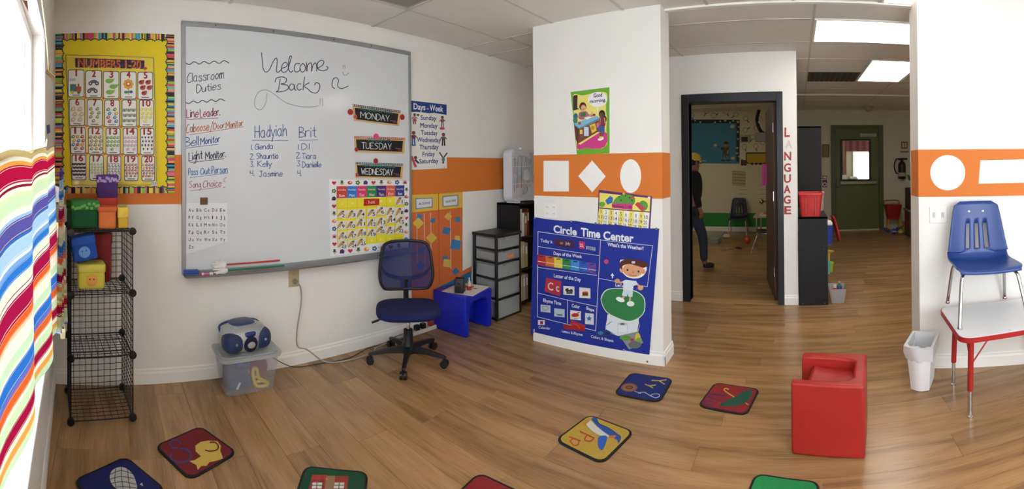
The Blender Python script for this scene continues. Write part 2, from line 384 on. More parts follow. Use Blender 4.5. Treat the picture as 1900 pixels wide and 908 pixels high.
# doorway wall
dy0, dy1, dz = .2, 1.14, 2.13
wb = MB(); wb.bx(4.536, 4.656, dy1, CY, -.02, CEIL+.02); wb.bx(4.536, 4.656, 0, dy0, -.02, CEIL+.02); wb.bx(4.536, 4.656, dy0, dy1, dz, CEIL+.02)
wdo = struct(wb.build('wall_doorway', WALL), 'white wall with the dark door frame')
baseboard('baseboard_doorway', (4.536, 1.215), (4.536, CY), (-1, 0)); baseboard('baseboard_post', (4.536, 0), (4.536, .145), (-1, 0))
DK = M('#23252b', .4, var=.1)
d1 = bpy.data.objects.new('door_1', None); COL.objects.link(d1); d1.location = (4.536, .68, 0); struct(d1, 'dark grey door frame with brown door swung open')
box('jamb', (-.02, .14, .46, .485, 0, 2.115), DK, d1, .003); box('jamb', (-.02, .14, -.5, -.475, 0, 2.115), DK, d1, .003); box('head', (-.02, .14, -.5, .485, 2.105, 2.135), DK, d1, .003)
for y0, y1, z0, z1 in ((.455, .535, 0, 2.2), (-.535, -.47, 0, 2.2), (-.47, .455, 2.11, 2.2)): box('casing', (-.022, .0, y0, y1, z0, z1), DK, d1, .004)
box('threshold', (0, .13, -.475, .46, -.001, .006), M('#a98453', .5), d1)
leaf = bpy.data.objects.new('door_leaf', None); COL.objects.link(leaf); leaf.parent = d1; leaf.location = (.13, -.462, .01); leaf.rotation_euler = (0, 0, math.radians(9.5))
box('slab', (0, .86, -.005, .035, 0, 2.09), M('#4a3529', .45, var=.15, vscale=4), leaf)
for z in (.25, 1.05, 1.78): box('hinge', (-.012, .02, .036, .04, z, z+.1), CHROME, leaf)
k = MB(); k.cyl((.79, .035, .98), (.79, .08, .98), .012); k.ball((.79, .1, .98), .03); k.build('door_knob', M('#9b8a5a', .3, 1), leaf, smooth=True)
box('strike_plate', (.862, .866, .0, .03, .95, 1.03), CHROME, leaf)
# partition between the back room and hallway, far wall, outer walls
struct(box('wall_partition', (4.656, 9.45, 0, .11, -.02, CEIL+.02), M('#d8d2c2', .85, var=.03)), 'wall between back room and hallway')
wf = MB(); wf.bx(9.45, 9.6, -.83, 3.1, -.02, CEIL+.05); wf.bx(9.45, 9.6, -3.4, -1.77, -.02, CEIL+.05); wf.bx(9.45, 9.6, -1.77, -.83, 2.2, CEIL+.05)
we = struct(wf.build('wall_far', M('#d8d2b8', .85, var=.03)), 'cream far wall with the green door')
box('painted_dado', (9.448, 9.45, .11, CY, .1, .4), M('#2f8a3c', .7), we)
baseboard('baseboard_far', (9.45, .11), (9.45, CY), (-1, 0)); baseboard('baseboard_hall', (9.45, -3.3), (9.45, -1.88), (-1, 0))
struct(box('wall_front', (-.9, 9.6, -3.4, -3.2, -.02, CEIL+.05), WALL), 'white wall behind the camera')
# right wall: a skewed end
e0 = V((3.002, -.848)); e1 = e0+V((TD.x, TD.y))*2.45
poly = [(e0.x, e0.y), (e1.x, e1.y), (e1.x+.22, e1.y), (3.21, -.845)]
wr = struct(MB().zprism(poly, -.02, CEIL+.02).build('wall_right', WALL), 'white right-hand wall with painted circle and rectangle')
m = V((ND.x, ND.y))*.0015
MB().zprism([(e0.x-.0015, e0.y+.0015), (e1.x-m.x, e1.y-m.y), (e1.x+.05, e1.y+.05), (3.19, -.8435)], BB, BT).build('painted_band', ORANGE, wr)
fp = Flat(PD.off(.0022)); fp.T(1660, 240, 5.675); fp.ell(559, 458, 184, 186, WHITEP, n=36); fp.build('painted_circle', wr)
fp = Flat(PD.off(.0022)); fp.T(1660, 240, 5.675); fp.poly([(903, 328), (1380, 318), (1368, 562), (884, 574)], WHITEP); fp.build('painted_rectangle', wr)
baseboard('baseboard_right', (e0.x-.003, e0.y+.012), (e1.x, e1.y), (-ND.x, -ND.y)); baseboard('baseboard_corner', (2.985, -.848), (3.21, -.845), (0, 1))
# left wall with its window and an unseen one added for daylight
dl = V((.0698, -.99756, 0)); nl = V((.99756, .0698, 0))
ML = Matrix(((dl.x, nl.x, 0, CX), (dl.y, nl.y, 0, CY), (0, 0, 1, 0), (0, 0, 0, 1)))
S0, S1, Z0, Z1 = .99, 2.62, .69, 2.06; S2, S3 = 3.3, 5.3
lw = MB()
for a in ((-.2, S0, -.05, CEIL+.05), (S1, S2, -.05, CEIL+.05), (S3, 6.4, -.05, CEIL+.05), (S0, S1, -.05, Z0), (S0, S1, Z1, CEIL+.05), (S2, S3, -.05, Z0), (S2, S3, Z1, CEIL+.05)): lw.bx(a[0], a[1], -.17, 0, a[2], a[3], M4=ML)
wl = struct(lw.build('wall_left', WALL), 'white window wall on the left with a piece of orange band')
MB().bx(0, S0-.03, 0, .0015, BB, BT, M4=ML).build('painted_band', ORANGE, wl)
p = ML @ V((0, 0, 0)); q = ML @ V((6.2, 0, 0)); baseboard('baseboard_left', (p.x, p.y), (q.x, q.y), (nl.x, nl.y))
VIN = M('#f5f6f7', .35, var=.01)
GLASS = M('#dfeaf0', .03, var=0, alpha=.1)
for n_, a, b in ((1, S0, S1), (2, S2, S3)):  # second window is added out of view to let in more daylight
    wr_ = bpy.data.objects.new('window_%d' % n_, None); COL.objects.link(wr_); wr_.matrix_world = ML @ Matrix.Translation((a, 0, Z0)); struct(wr_, 'white vinyl sliding window with deep white reveal' if n_ == 1 else 'unseen white sliding window added behind the camera for daylight')
    W, H = b-a, Z1-Z0
    for q in ((0, .045, -.12, -.05, 0, H), (W-.045, W, -.12, -.05, 0, H), (.045, W-.045, -.12, -.05, 0, .045), (.045, W-.045, -.12, -.05, H-.045, H)): box('window_frame', q, VIN, wr_, .004)
    for q in ((.06, .095, -.105, -.075, .05, H-.05), (W/2-.02, W/2+.02, -.105, -.07, .05, H-.05), (W-.095, W-.06, -.105, -.075, .05, H-.05)): box('sash', q, VIN, wr_, .003)
    box('pane', (.045, W/2, -.094, -.09, .045, H-.045), GLASS, wr_); box('pane', (W/2, W-.045, -.088, -.084, .045, H-.045), GLASS, wr_)
    box('window_sill', (-.04, W+.04, -.168, .035, -.03, .006), VIN, wr_, .006)
    for q in ((-.035, 0, 0, .008, 0, H+.035), (W, W+.035, 0, .008, 0, H+.035), (0, W, 0, .008, H, H+.035)): box('casing', q, VIN, wr_, .003)
# ================================================================== WHITEBOARD WALL
# ---- bulletin panel with striped scalloped border
X0, X1, Z0b, Z1b = -.346, .462, 1.283, 2.368
t = thing('bulletin_panel', 'yellow paper bulletin panel with striped scalloped border in the corner', 'bulletin board', (.058, CY-.002, Z0b))
w2, hh = (X1-X0)/2, Z1b-Z0b
box('backing_paper', (-w2, w2, -.006, 0, 0, hh), M('#e8cf1e', .65, var=.04), t)
STR = ['#1c1c1e', '#3f9fc0', '#e4b23a', '#d8486a', '#8fbf3d', '#26262a', '#e9a46a', '#c94a3a', '#f0d24e', '#4a4a4e', '#5fb0c8', '#b7d24f', '#e26d86', '#202024', '#e8c07a']
def border(n, fn, L, depth=.058, sc=.052):
    b = MB(); b2 = MB(); k = int(L/sc); sc = L/k; sd = L/(k*3)
    def inner(s): return depth-.012*abs(math.cos(math.pi*s/sc))
    s = 0; i = 0; rnd = random.Random(n)
    while s < L-1e-6:
        e = min(L, s+rnd.choice((.007, .01, .014))); b.use(INK(STR[rnd.randrange(len(STR))]))
        b.ngon([fn(s, 0, .0006), fn(e, 0, .0006), fn(e, inner(e), .0006), fn(s, inner(s), .0006)]); s = e; i += 1
    pts = [j*L/(k*6) for j in range(k*6+1)]
    for a, c in zip(pts, pts[1:]):
        b.use(INK('#17171a')); b.ngon([fn(a, inner(a)-.003, .0012), fn(c, inner(c)-.003, .0012), fn(c, inner(c)+.005, .0012), fn(a, inner(a)+.005, .0012)])
    for j in range(k*4):
        a = (j+.5)*L/(k*4); r = .0014; b.use(INK('#e8e2d0')); b.ngon([fn(a-r, inner(a)-r+.001, .0018), fn(a+r, inner(a)-r+.001, .0018), fn(a+r, inner(a)+r+.001, .0018), fn(a-r, inner(a)+r+.001, .0018)])
    b.build('border_strip', None, t)
border(1, lambda s, d, e: (-w2+s, -.006-e, hh-d), 2*w2, .05)
border(2, lambda s, d, e: (-w2+s, -.006-e, d), 2*w2, .05)
border(3, lambda s, d, e: (-w2+d, -.0075-e, s), hh)
border(4, lambda s, d, e: (w2-d, -.0075-e, s), hh)
# ---- numbers poster
t, f = poster('number_poster', 'yellow laminated numbers one to twenty poster on the bulletin panel', 'poster', PA.off(.0125), [(121, 101), (287, 106), (293, 345), (133, 347)], M('#e3c92f', .35, var=.03, coat=.5))
f.T(110, 90, 3.4947)
f.line([(42, 42), (612, 62), (632, 885), (82, 885)], 5, '#3c4a5c', 1, closed=True)
f.poly([(102, 62), (552, 78), (552, 134), (104, 124)], '#33203f', 1)
f.text('NUMBERS 1-20', 122, 120, 530, 132, 52, '#c9a43a', 2, .02); f.text('NUMBERS 1-20', 118, 116, 526, 128, 52, '#b5242c', 3, .005)
f.ell(556, 130, 14, 10, '#b8403a', 2)
XS = [(58, 160, 140), (172, 274, 145), (286, 386, 150), (398, 497, 152), (510, 605, 155)]
RY = [(0, 175), (192, 172), (378, 170), (560, 160)]
PIC = {1: '#4a7d86', 2: '#4c4f55', 3: '#7fae4a', 4: '#d99a2e', 5: '#b4433a', 6: '#c9bd98', 7: '#8a8f45', 8: '#4f7fae', 9: '#9aa08c', 10: '#e2cf6a', 11: '#6d7f8a', 12: '#a08a45', 13: '#7d9a4c', 14: '#c99fb0', 15: '#5d3a4a', 16: '#3a3c42', 17: '#aebd7c', 18: '#6b6f72', 19: '#a65a3a', 20: '#5a86b0'}
rnd = random.Random(5)
for r, (dy, ch) in enumerate(RY):
    for c, (a, b, y0) in enumerate(XS):
        n = r*5+c+1; a2, b2 = a+dy*.045, b+dy*.022; yy = y0+dy*.985-(c*2 if r else 0)
        f.poly(rrect(a2-3, yy-3, b2+3, yy+ch+3, 13, 3), '#3f4f66', 2); f.poly(rrect(a2+2, yy+2, b2-2, yy+ch-2, 10, 3), '#e8e6df', 3)
        wd = (b2-a2); cx = (a2+b2)/2
        s = str(n); tw = 9 if n == 1 else 24 if n < 10 else 52
        f.text(s, cx-tw/2+2, yy+40, cx+tw/2+2, yy+40, 42, '#2a1a1c', 4, .02); f.text(s, cx-tw/2, yy+38, cx+tw/2, yy+38, 42, '#b3272b', 5, .01)
        f.rect(cx-24, yy+ch-14, cx+24, yy+ch-9, '#2c2c2c', 4)
        col = PIC[n]
        if n == 1:
            f.rect(a2+12, yy+92, a2+52, yy+140, col, 4); f.rect(a2+50, yy+108, a2+84, yy+140, '#c4472e', 5); f.rect(a2+62, yy+88, a2+72, yy+108, '#7a5a2a', 5)
            f.ell(a2+26, yy+145, 11, 11, '#d8b52e', 6); f.ell(a2+68, yy+145, 11, 11, '#4b8a3c', 6); f.text('CHOO', a2+6, yy+72, a2+48, yy+70, 16, '#2f7f9c', 5, .02)
        elif n == 2:
            for dx, dyy in ((52, 70), (44, 120)):
                f.ell(a2+dx-22, yy+dyy+12, 13, 13, '#2f3135', 4); f.ell(a2+dx+20, yy+dyy+12, 13, 13, '#2f3135', 4); f.ell(a2+dx-22, yy+dyy+12, 6, 6, '#c8c8c8', 5); f.ell(a2+dx+20, yy+dyy+12, 6, 6, '#c8c8c8', 5); f.ell(a2+dx, yy+dyy, 22, 11, '#5b6872', 5)
        elif n == 3:
            for dx, dyy in ((36, 62), (62, 98), (40, 134)):
                f.ell(a2+dx, yy+dyy, 24, 15, col, 4); f.ell(a2+dx+20, yy+dyy-4, 11, 11, col, 4); f.line([(a2+dx+28, yy+dyy-4), (a2+dx+34, yy+dyy-16)], 5, col, 4)
        elif n == 4:
            for k in range(8): f.ell(cx+22*math.cos(k*.785), yy+80+22*math.sin(k*.785), 12, 12, '#e0a030', 4)
            f.ell(cx, yy+80, 15, 15, '#c94f4a', 5); f.ell(cx, yy+78, 8, 8, '#e8e2d8', 6); f.ell(cx-14, yy+132, 14, 9, '#4a7a4a', 4); f.ell(cx+16, yy+130, 14, 9, '#3d5f8a', 4); f.line([(cx, yy+100), (cx+2, yy+148)], 4, '#3f6a3a', 4)
        else:
            cols = 2 if n < 9 else 3 if n < 13 else 4; rows = math.ceil(n/cols); left = n
            for q in range(rows):
                m_ = min(cols, left); left -= m_
                for p_ in range(m_):
                    px_ = a2+wd*(p_+.5+(.2 if q % 2 and m_ > 1 else 0))/(m_+.2); py_ = yy+48+(ch-70)*(q+.5)/rows; s_ = min(wd/cols, (ch-62)/rows)*.47
                    col2 = col
                    if n in (8, 11, 20): col2 = rnd.choice(['#4f7fae', '#b4533a', '#6d8a4a', '#d9a23a'])
                    if n == 18: f.line([(px_-s_, py_-s_), (px_+s_*.6, py_-s_*.4), (px_-s_*.5, py_+s_*.5), (px_+s_, py_+s_)], 3, col, 4, smooth=True)
                    elif n in (5, 10): f.ell(px_, py_, s_, s_*.85, col2, 4); f.ell(px_+s_*.6, py_-s_*.5, s_*.5, s_*.45, col2, 5); f.ell(px_-s_*.3, py_-s_*.2, s_*.4, s_*.25, '#3a2420' if n == 5 else '#f1e6a8', 5)
                    elif n in (9, 16): 
                        for g in (-1, 1): f.ell(px_+g*s_*.55, py_, s_*.5, s_*.8, col2, 4, rot=g*25)
                        f.rect(px_-s_*.12, py_-s_*.7, px_+s_*.12, py_+s_*.7, '#2e2e2e', 5)
                    elif n == 15: f.ell(px_, py_-s_*.3, s_*.6, s_*.6, col2, 4); f.rect(px_-s_*.15, py_, px_+s_*.15, py_+s_, '#7a5a3a', 4)
                    else:
                        f.poly([(px_-s_, py_+s_*.3), (px_-s_*.3, py_-s_*.7), (px_+s_*.5, py_-s_*.9), (px_+s_, py_), (px_+s_*.4, py_+s_*.8), (px_-s_*.5, py_+s_*.8)], col2, 4, smooth=True); f.ell(px_+s_*.2, py_-s_*.1, s_*.35, s_*.3, '#e9e0cf', 5)
        if c < 4 and r: f.ell(b2+6, yy-10, 9, 9, '#d8622c', 3)
f.rect(594, 862, 632, 890, '#e8e8e4', 3)
for k in range(7): f.rect(597+k*5, 864, 599+k*5, 886, '#2a2a2a', 4)
f.build('printed_pictures', t)
# ---- whiteboard
bx0, bx1, bz0, bz1 = .51, 2.45, .728, 2.46
wbd = thing('whiteboard', 'large wall-mounted whiteboard with grey aluminium frame and class duties handwriting', 'whiteboard', ((bx0+bx1)/2, CY, bz0))
a, h = (bx1-bx0)/2, bz1-bz0
box('writing_surface', (-a+.02, a-.02, -.02, 0, .02, h-.02), M('#dadde0', .14, var=.01, vscale=2), wbd)
AL = M('#a9acaf', .35, .7, var=.04)
box('frame_rail', (-a, a, -.028, 0, h-.035, h), AL, wbd, .003); box('frame_rail', (-a, a, -.028, 0, 0, .03), AL, wbd, .003)
box('frame_side', (-a, -a+.028, -.028, 0, .03, h-.035), AL, wbd, .003); box('frame_side', (a-.028, a, -.028, 0, .03, h-.035), AL, wbd, .003)
tr = MB().prism([(0, 0), (-.075, 0), (-.08, .014), (-.074, .014), (-.07, .006), (0, .006)], lambda y, z: (-a+.01, y-.028, z-.006), lambda y, z: (a-.01, y-.028, z-.006)); tr.build('marker_tray', AL, wbd)
for xx in (-.73, -.3, .2, .55):
    MB().lathe([(.006, 0), (.005, .003), (0, .004)], (xx, -.028, h-.018), 8, ax=1).build('screw', M('#6d6d70', .4, .8), wbd)
PW = PA.off(.0205)
f = Flat(PW, wbd.location); f.T(320, 30, 3.3625); K = '#33353c'; PU = '#3a3550'
def zig(x0, y0, x1, y1, n, amp):
    return [(x0+(x1-x0)*i/n, y0+(y1-y0)*i/n+(amp if i % 2 else -amp)) for i in range(n+1)]
f.line(zig(74, 295, 352, 285, 9, 8), 5, K, smooth=True); f.line(zig(74, 541, 326, 522, 9, 7), 5, K, smooth=True)
f.hand('Classroom', 92, 415, 318, 388, 58, 4, K); f.hand('Duties', 150, 478, 300, 455, 48, 4, K)
W_ = 5
for st in ([(556, 228), (560, 290), (566, 330), (582, 350), (604, 335), (630, 280), (650, 262), (652, 300), (648, 340), (658, 352), (682, 330)], [(680, 325), (706, 318), (716, 298), (702, 288), (684, 306), (680, 340), (696, 352), (718, 336), (732, 290), (742, 252), (730, 256), (722, 320), (736, 350), (752, 340)], [(792, 298), (772, 296), (760, 318), (764, 346), (784, 346), (800, 330)], [(812, 296), (798, 310), (796, 336), (812, 350), (828, 332), (824, 304), (812, 296)],
           [(836, 290), (838, 346), (842, 310), (858, 292), (868, 300), (868, 346), (874, 312), (890, 292), (898, 304), (900, 344)], [(904, 326), (936, 306), (944, 284), (926, 276), (904, 296), (908, 330), (932, 340), (960, 336), (970, 322), (960, 314)],
           [(672, 392), (666, 430), (660, 462), (648, 470)], [(640, 412), (650, 386), (690, 380), (712, 396), (700, 418), (674, 424), (716, 432), (722, 452), (696, 468), (664, 474), (646, 472)], [(758, 428), (738, 424), (728, 446), (738, 462), (756, 452), (760, 428), (762, 458), (772, 462)],
           [(802, 424), (784, 424), (776, 446), (788, 462), (806, 454)], [(824, 380), (818, 420), (814, 462)], [(852, 416), (822, 436), (846, 456), (866, 474), (896, 480), (916, 456), (916, 424), (896, 416), (886, 430)],
           [(590, 482), (582, 540), (560, 578), (536, 584), (514, 562), (514, 520), (536, 476), (580, 460), (630, 484), (700, 536), (780, 562), (860, 568), (910, 560)], [(922, 514), (920, 552)], [(936, 514), (938, 562)],
           [(1012, 452), (996, 438), (1000, 398), (1020, 384), (1036, 400), (1030, 436), (1050, 452), (1076, 446), (1096, 436)]):
    f.line(st, W_ if st[0][1] < 480 else 2.6, PU if st[0][1] < 480 else '#5a5a66', smooth=True)
f.line([(1064, 306), (1066, 328)], 2.4, '#5a5a66'); f.line([(1074, 304), (1077, 326)], 2.4, '#5a5a66'); f.line([(1062, 348), (1068, 366), (1086, 366), (1100, 354)], 2.4, '#5a5a66', smooth=True)
f.build('marker_heading', wbd); f = Flat(PW, wbd.location); f.T(320, 30, 3.3625)
PK, ORG, BL, PR, TQ, RO = '#a8315e', '#c9743a', '#3a5a9a', '#352a55', '#2f78b5', '#b8607a'
f.hand('Line', 88, 634, 160, 630, 52, 4.4, PK); f.hand('Leader.', 172, 632, 294, 618, 50, 4.4, PK); f.line([(90, 645), (286, 636)], 3, PK)
f.hand('Caboose', 86, 728, 226, 712, 50, 4.4, ORG); f.hand('/', 236, 716, 252, 710, 50, 4, ORG); f.hand('Door', 256, 706, 326, 698, 38, 4.2, ORG); f.hand('Monitor', 334, 702, 440, 684, 40, 4.2, ORG); f.line([(108, 741), (446, 690)], 3, ORG)
f.hand('Bell', 80, 814, 160, 806, 56, 4.6, BL); f.hand('Monitor', 176, 804, 296, 784, 42, 4.6, BL); f.line([(86, 824), (284, 800)], 3, BL)
f.hand('Light', 102, 904, 186, 890, 52, 5, PR); f.hand('Monitor.', 206, 896, 330, 880, 46, 5, PR); f.line([(110, 914), (322, 890)], 3.4, PR)
fl2 = f; f = Flat(PW, wbd.location); f.T(320, 30, 3.3625)
f.hand('Hadyiah', 514, 760, 712, 748, 74, 4.6, BL); f.line([(496, 776), (720, 778)], 3, BL)
fnl = f; f = fnr = Flat(PW, wbd.location); f.T(320, 30, 3.3625)
f.hand('Brit', 790, 758, 896, 752, 66, 4.6, '#4a5f9c'); f.line([(790, 776), (908, 772)], 3, '#4a5f9c')
f = fnl
f.hand('1.', 486, 834, 500, 834, 32, 4, BL); f.hand('Glenda', 514, 832, 626, 828, 34, 4, BL); f.hand('2.', 484, 894, 506, 894, 36, 4, BL); f.hand('Shauntia', 524, 892, 660, 890, 36, 4, BL)
f = fnr
f.hand('1.', 778, 834, 794, 834, 32, 4, BL); f.hand('D.I', 806, 832, 852, 830, 36, 4, BL); f.hand('2.', 772, 888, 796, 886, 36, 4, BL); f.hand('Tiara', 810, 892, 894, 890, 36, 4, BL)
fn2 = fnl; fn2.T(320, 280, 3.631); f = fl2; f.T(320, 280, 3.631)
f.hand('Pass', 108, 166, 170, 160, 44, 4.6, TQ); f.hand('Out', 188, 160, 250, 154, 42, 4.6, TQ); f.hand('Person', 264, 154, 370, 146, 46, 4.6, TQ); f.line([(116, 181), (374, 150)], 3, TQ)
f.hand('Song', 114, 250, 190, 246, 44, 4, RO); f.hand('Choice', 206, 246, 328, 236, 44, 4, RO); f.line([(118, 270), (326, 244)], 3, RO); f.line([(362, 178), (346, 194), (346, 206), (356, 210)], 3, '#5a4a55', smooth=True); f.line([(342, 246), (352, 247)], 4, '#5a4a55')
f.build('duty_list', wbd); f = fn2
f.hand('3.', 526, 108, 546, 106, 34, 4, BL); f.hand('Kelly', 574, 108, 668, 106, 40, 4.2, BL); f.hand('4.', 522, 170, 548, 168, 36, 4, BL); f.hand('Jasmine', 584, 176, 738, 170, 38, 4.2, BL)
f.build('first_name_list', wbd); f = fnr; f.T(320, 280, 3.631)
f.hand('3', 838, 104, 858, 102, 36, 4, BL); f.hand('Danielle', 874, 112, 1000, 108, 36, 4.2, BL); f.hand('4.', 842, 172, 866, 170, 40, 4, BL)
f.build('second_name_list', wbd)
# alphabet sheet
t, f = poster('alphabet_sheet', 'white curled alphabet sheet taped low on the whiteboard', 'paper', PW, [(345, 377), (421, 377), (422, 448), (345, 472)], M('#e7e8ea', .6, var=.02), .0015)
f.T(320, 280, 3.631)
for i, s in enumerate(('Aa Bb Cc Dd Ee', 'Ff Gg Hh Ii Jj', 'Kk Ll Mm Nn Oo', 'Pp Qq Rr Ss Tt', 'Uu Vv Ww Xx Yy', 'Zz')):
    y = 411+i*49.5
    for j, pr in enumerate(s.split()): f.text(pr[0]+' '+pr[1], 108+j*53, y, 108+j*53+34+(8 if pr[0] in 'MW' else 0), y-.5, 22, '#232327', 1, .012)
    f.line([(95, y+16), (366, y+14)], 1.4, '#c3c6ca', 1)
f.build('printed_letters', t)
t = thing('clip_magnet', 'small square bronze magnet holding the alphabet sheet', 'magnet', PW.at(378, 380)+V((0, -.0016, 0)))
box('magnet_body', (-.026, .026, -.01, 0, 0, .05), M('#6b4f36', .4, .4, var=.15), t, .003); box('top_lip', (-.026, .026, -.013, -.01, .04, .05), M('#7d6044', .35, .5), t, .001)
# tray items
ty = CY-.028-.04; tz = bz0-.006+.006
t = thing('board_eraser', 'blue felt eraser at the left end of the marker tray', 'eraser', (.565, ty, tz+.0005)); box('handle', (-.05, .05, -.022, .022, .018, .042), M('#2f4fa8', .5), t, .006); box('felt_pad', (-.05, .05, -.024, .024, 0, .018), M('#4a5a86', .9), t, .002)
t = thing('dry_erase_marker', 'white and pink dry erase marker on the marker tray', 'marker', (.68, ty, tz+.0095))
MB().cyl((-.045, 0, 0), (.035, 0, 0), .009).build('barrel', M('#f1eff0', .4), t, smooth=True); MB().cyl((-.075, 0, 0), (-.045, 0, 0), .0085).build('cap', M('#c0437f', .4), t, smooth=True); MB().cyl((-.03, 0, 0), (.01, 0, 0), .0094).build('label_band', M('#d46a9a', .5), t, smooth=True)
def pointer(xa, xb, y, z, col, label, hz):
    t = thing('hand_pointer', label, 'pointer', (xa, y, z), 0, 'hand-shaped pointers on the tray')
    MB().cyl((.09, 0, 0), (xb-xa, 0, 0), .0065, 8).build('stick', M(col, .4), t, smooth=True)
    b = MB(); b.ball((.055, 0, .0), .035, .006, .024)
    b.build('palm', M('#e9e7e2', .5), t, smooth=True)
    for k, (dx, dz) in enumerate(((-.055, .012), (-.045, -.008), (-.03, .026), (-.03, -.018))): MB().tube([(.04, 0, dz*.6), (.055+dx-.02, -.002, dz)], [.0065, .0045], 8).build('finger', M('#e9e7e2', .5), t, smooth=True)
    MB().tube([(.06, 0, .012), (.05, -.002, .036)], [.007, .005], 8).build('thumb', M('#e9e7e2', .5), t, smooth=True)
pointer(.72, 1.2, ty-.008, tz+.066, '#b8332c', 'red pointing-hand stick lying on the marker tray', 0)
pointer(.73, 1.235, ty-.006, tz+.026, '#1e7a5a', 'green pointing-hand stick lying on the marker tray', 0)
# ---- calendar chart
t, f = poster('calendar_chart', 'yellow monthly calendar pocket chart with holiday border on the whiteboard', 'calendar', PW, [(611, 333), (759, 336), (757, 455), (613, 476)], M('#eeeef0', .4, var=.02), .002)
f.T(600, 320, 5.339)
cols = [('#cf4338', 'Sunday', 'Sun'), ('#2f7fd0', 'Monday', 'Mon'), ('#d8386e', 'Tuesday', 'Tues'), ('#2f8a4e', 'Wednesday', 'Wed'), ('#4a2f78', 'Thursday', 'Thurs'), ('#df5f4a', 'Friday', 'Fri'), ('#2a3f94', 'Saturday', 'Sat')]
CXS = [130, 233, 330, 427, 525, 620, 712, 802]
def yb(u, y): return y+(y-300)*0-0*u
for i, (c, full, sh) in enumerate(cols):
    x0, x1 = CXS[i], CXS[i+1]; yt0, yt1 = 138-i*1.4, 258-i*3.2
    f.poly([(x0, yt0), (x1, yt0-1.4), (x1, yt1-3), (x0, yt1)], c, 1)
    f.text(full, x0+12, yt0+44, x1-10, yt0+42, 17, '#e6e2e0', 2, .005); f.text(sh, x0+24, yt1-14, x1-22, yt1-15, 26, '#efe9e4', 2, .01)
f.poly([(130, 262), (802, 237), (790, 668), (140, 748)], '#f0e231', 1)
for i in range(8):
    x0 = CXS[i]+ (2 if i else 0); f.line([(x0, 262-i*3.4), (x0+8-i*2.6, 748-i*11.4)], 2, '#b8ab2a', 2)
for j in range(1, 5): f.line([(131+j*2, 262+j*97), (801-j*2, 237+j*86)], 2, '#b8ab2a', 2)
for (x, y) in ((184, 316), (285, 308), (478, 290), (570, 286), (662, 284), (478, 676), (568, 668), (660, 660)): f.ell(x, y, 10, 10, '#f4ecb0', 2)
rnd = random.Random(3)
BC = ['#7aaede', '#2a2f66', '#c4324a', '#2f7f46', '#4a2a78', '#8ac0e0', '#b8324a', '#e08a3a', '#2f62b0', '#d88a9a']
def icon(x, y, s, k):
    c = BC[k % 10]
    if k % 5 == 0: f.poly([(x, y+s), (x-s, y-s*.1), (x-s*.6, y-s*.8), (x, y-s*.4), (x+s*.6, y-s*.8), (x+s, y-s*.1)], '#c8303e', 2)
    elif k % 5 == 1: f.rect(x-s*.5, y-s, x+s*.5, y, '#1f6a3a', 2); f.rect(x-s*.9, y, x+s*.9, y+s*.3, '#1f6a3a', 2); f.ell(x, y+s*.6, s*.45, s*.4, '#d8a070', 3)
    elif k % 5 == 2: f.ell(x, y, s, s*.75, c, 2); f.ell(x+s*.3, y-s*.2, s*.4, s*.35, '#e9dfcf', 3)
    elif k % 5 == 3:
        for g in range(5): f.ell(x+s*.6*math.cos(g*1.256), y+s*.6*math.sin(g*1.256), s*.42, s*.42, c, 2)
        f.ell(x, y, s*.35, s*.35, '#f0d050', 3)
    else: f.poly([(x-s, y+s*.8), (x-s*.8, y-s*.6), (x+s*.2, y-s), (x+s, y-s*.2), (x+s*.7, y+s*.8)], c, 2); f.rect(x-s*.4, y-s*.2, x+s*.4, y+s*.5, '#3a2f2a', 3)
for k in range(10): icon(105+k*78, 104-k*.6, 23, k)
for k in range(1, 10): icon(102+k*.8, 110+k*75, 23, k+2)
for k in range(8): icon(822-k*.4, 172+k*70, 20, k+1)
for k in range(1, 9): icon(105+k*80, 792-k*7.5, 25, k+3)
f.line([(540, 742), (560, 750)], 3, '#444444', 2)
f.build('printed_border', t)
PCd = PW.off(.0045)
NUMW = 'one two three four five six seven eight nine ten eleven twelve thirteen fourteen fifteen sixteen seventeen eighteen nineteen twenty twenty-one twenty-two twenty-three twenty-four twenty-five'.split()
pos = {1: (757, 282), 2: (184, 412), 3: (280, 412), 4: (370, 406), 5: (480, 400), 6: (570, 378), 7: (664, 386), 8: (755, 388), 9: (176, 522), 10: (272, 520), 11: (370, 498), 12: (476, 500), 13: (570, 486), 14: (668, 462), 15: (762, 474), 16: (190, 628), 17: (284, 616), 18: (376, 598), 19: (478, 600), 20: (568, 568), 21: (660, 575), 22: (756, 562), 23: (188, 716), 24: (288, 710), 25: (374, 692)}
for n, (x, y) in pos.items():
    r = random.Random(n); an = math.radians(r.uniform(-10, 14)); ca, sa = math.cos(an), math.sin(an)
    def q(u, v_): return (x+u*ca-v_*sa, y+u*sa+v_*ca-u*.05)
    cn = [(600+p[0]/5.339, 320+p[1]/5.339) for p in (q(-44, -40), q(44, -40), q(44, 40), q(-44, 40))]
    t, f = poster('number_card', 'pencil picture card numbered %s on the calendar chart' % NUMW[n-1], 'card', PCd, cn, M('#e6e4e2', .5, var=.02), .0012, group='pencil number cards')
    f.T(600, 320, 5.339)
    f.poly([q(-40, 34), q(-36, 8), q(-12, -30), q(12, -36), q(16, -18), q(-10, 20), q(-26, 30)], '#c9a25e', 1); f.poly([q(-12, -30), q(12, -36), q(16, -18), q(4, -14)], '#6a5560', 2); f.poly([q(-40, 34), q(-38, 22), q(-28, 31)], '#2b2420', 2); f.line([q(-28, 14), q(-2, -24)], 2.5, '#8a6a3a', 2)
    s = str(n); p0, p1 = q(6 if n < 10 else -2, 30), q(34 if n < 10 else 42, 30)
    f.text(s, p0[0]+(8 if n == 1 else 0), p0[1], p1[0]-(12 if n == 1 else 0), p1[1], 34, '#1f1d22', 3, .015); f.build('printed_pencil', t)
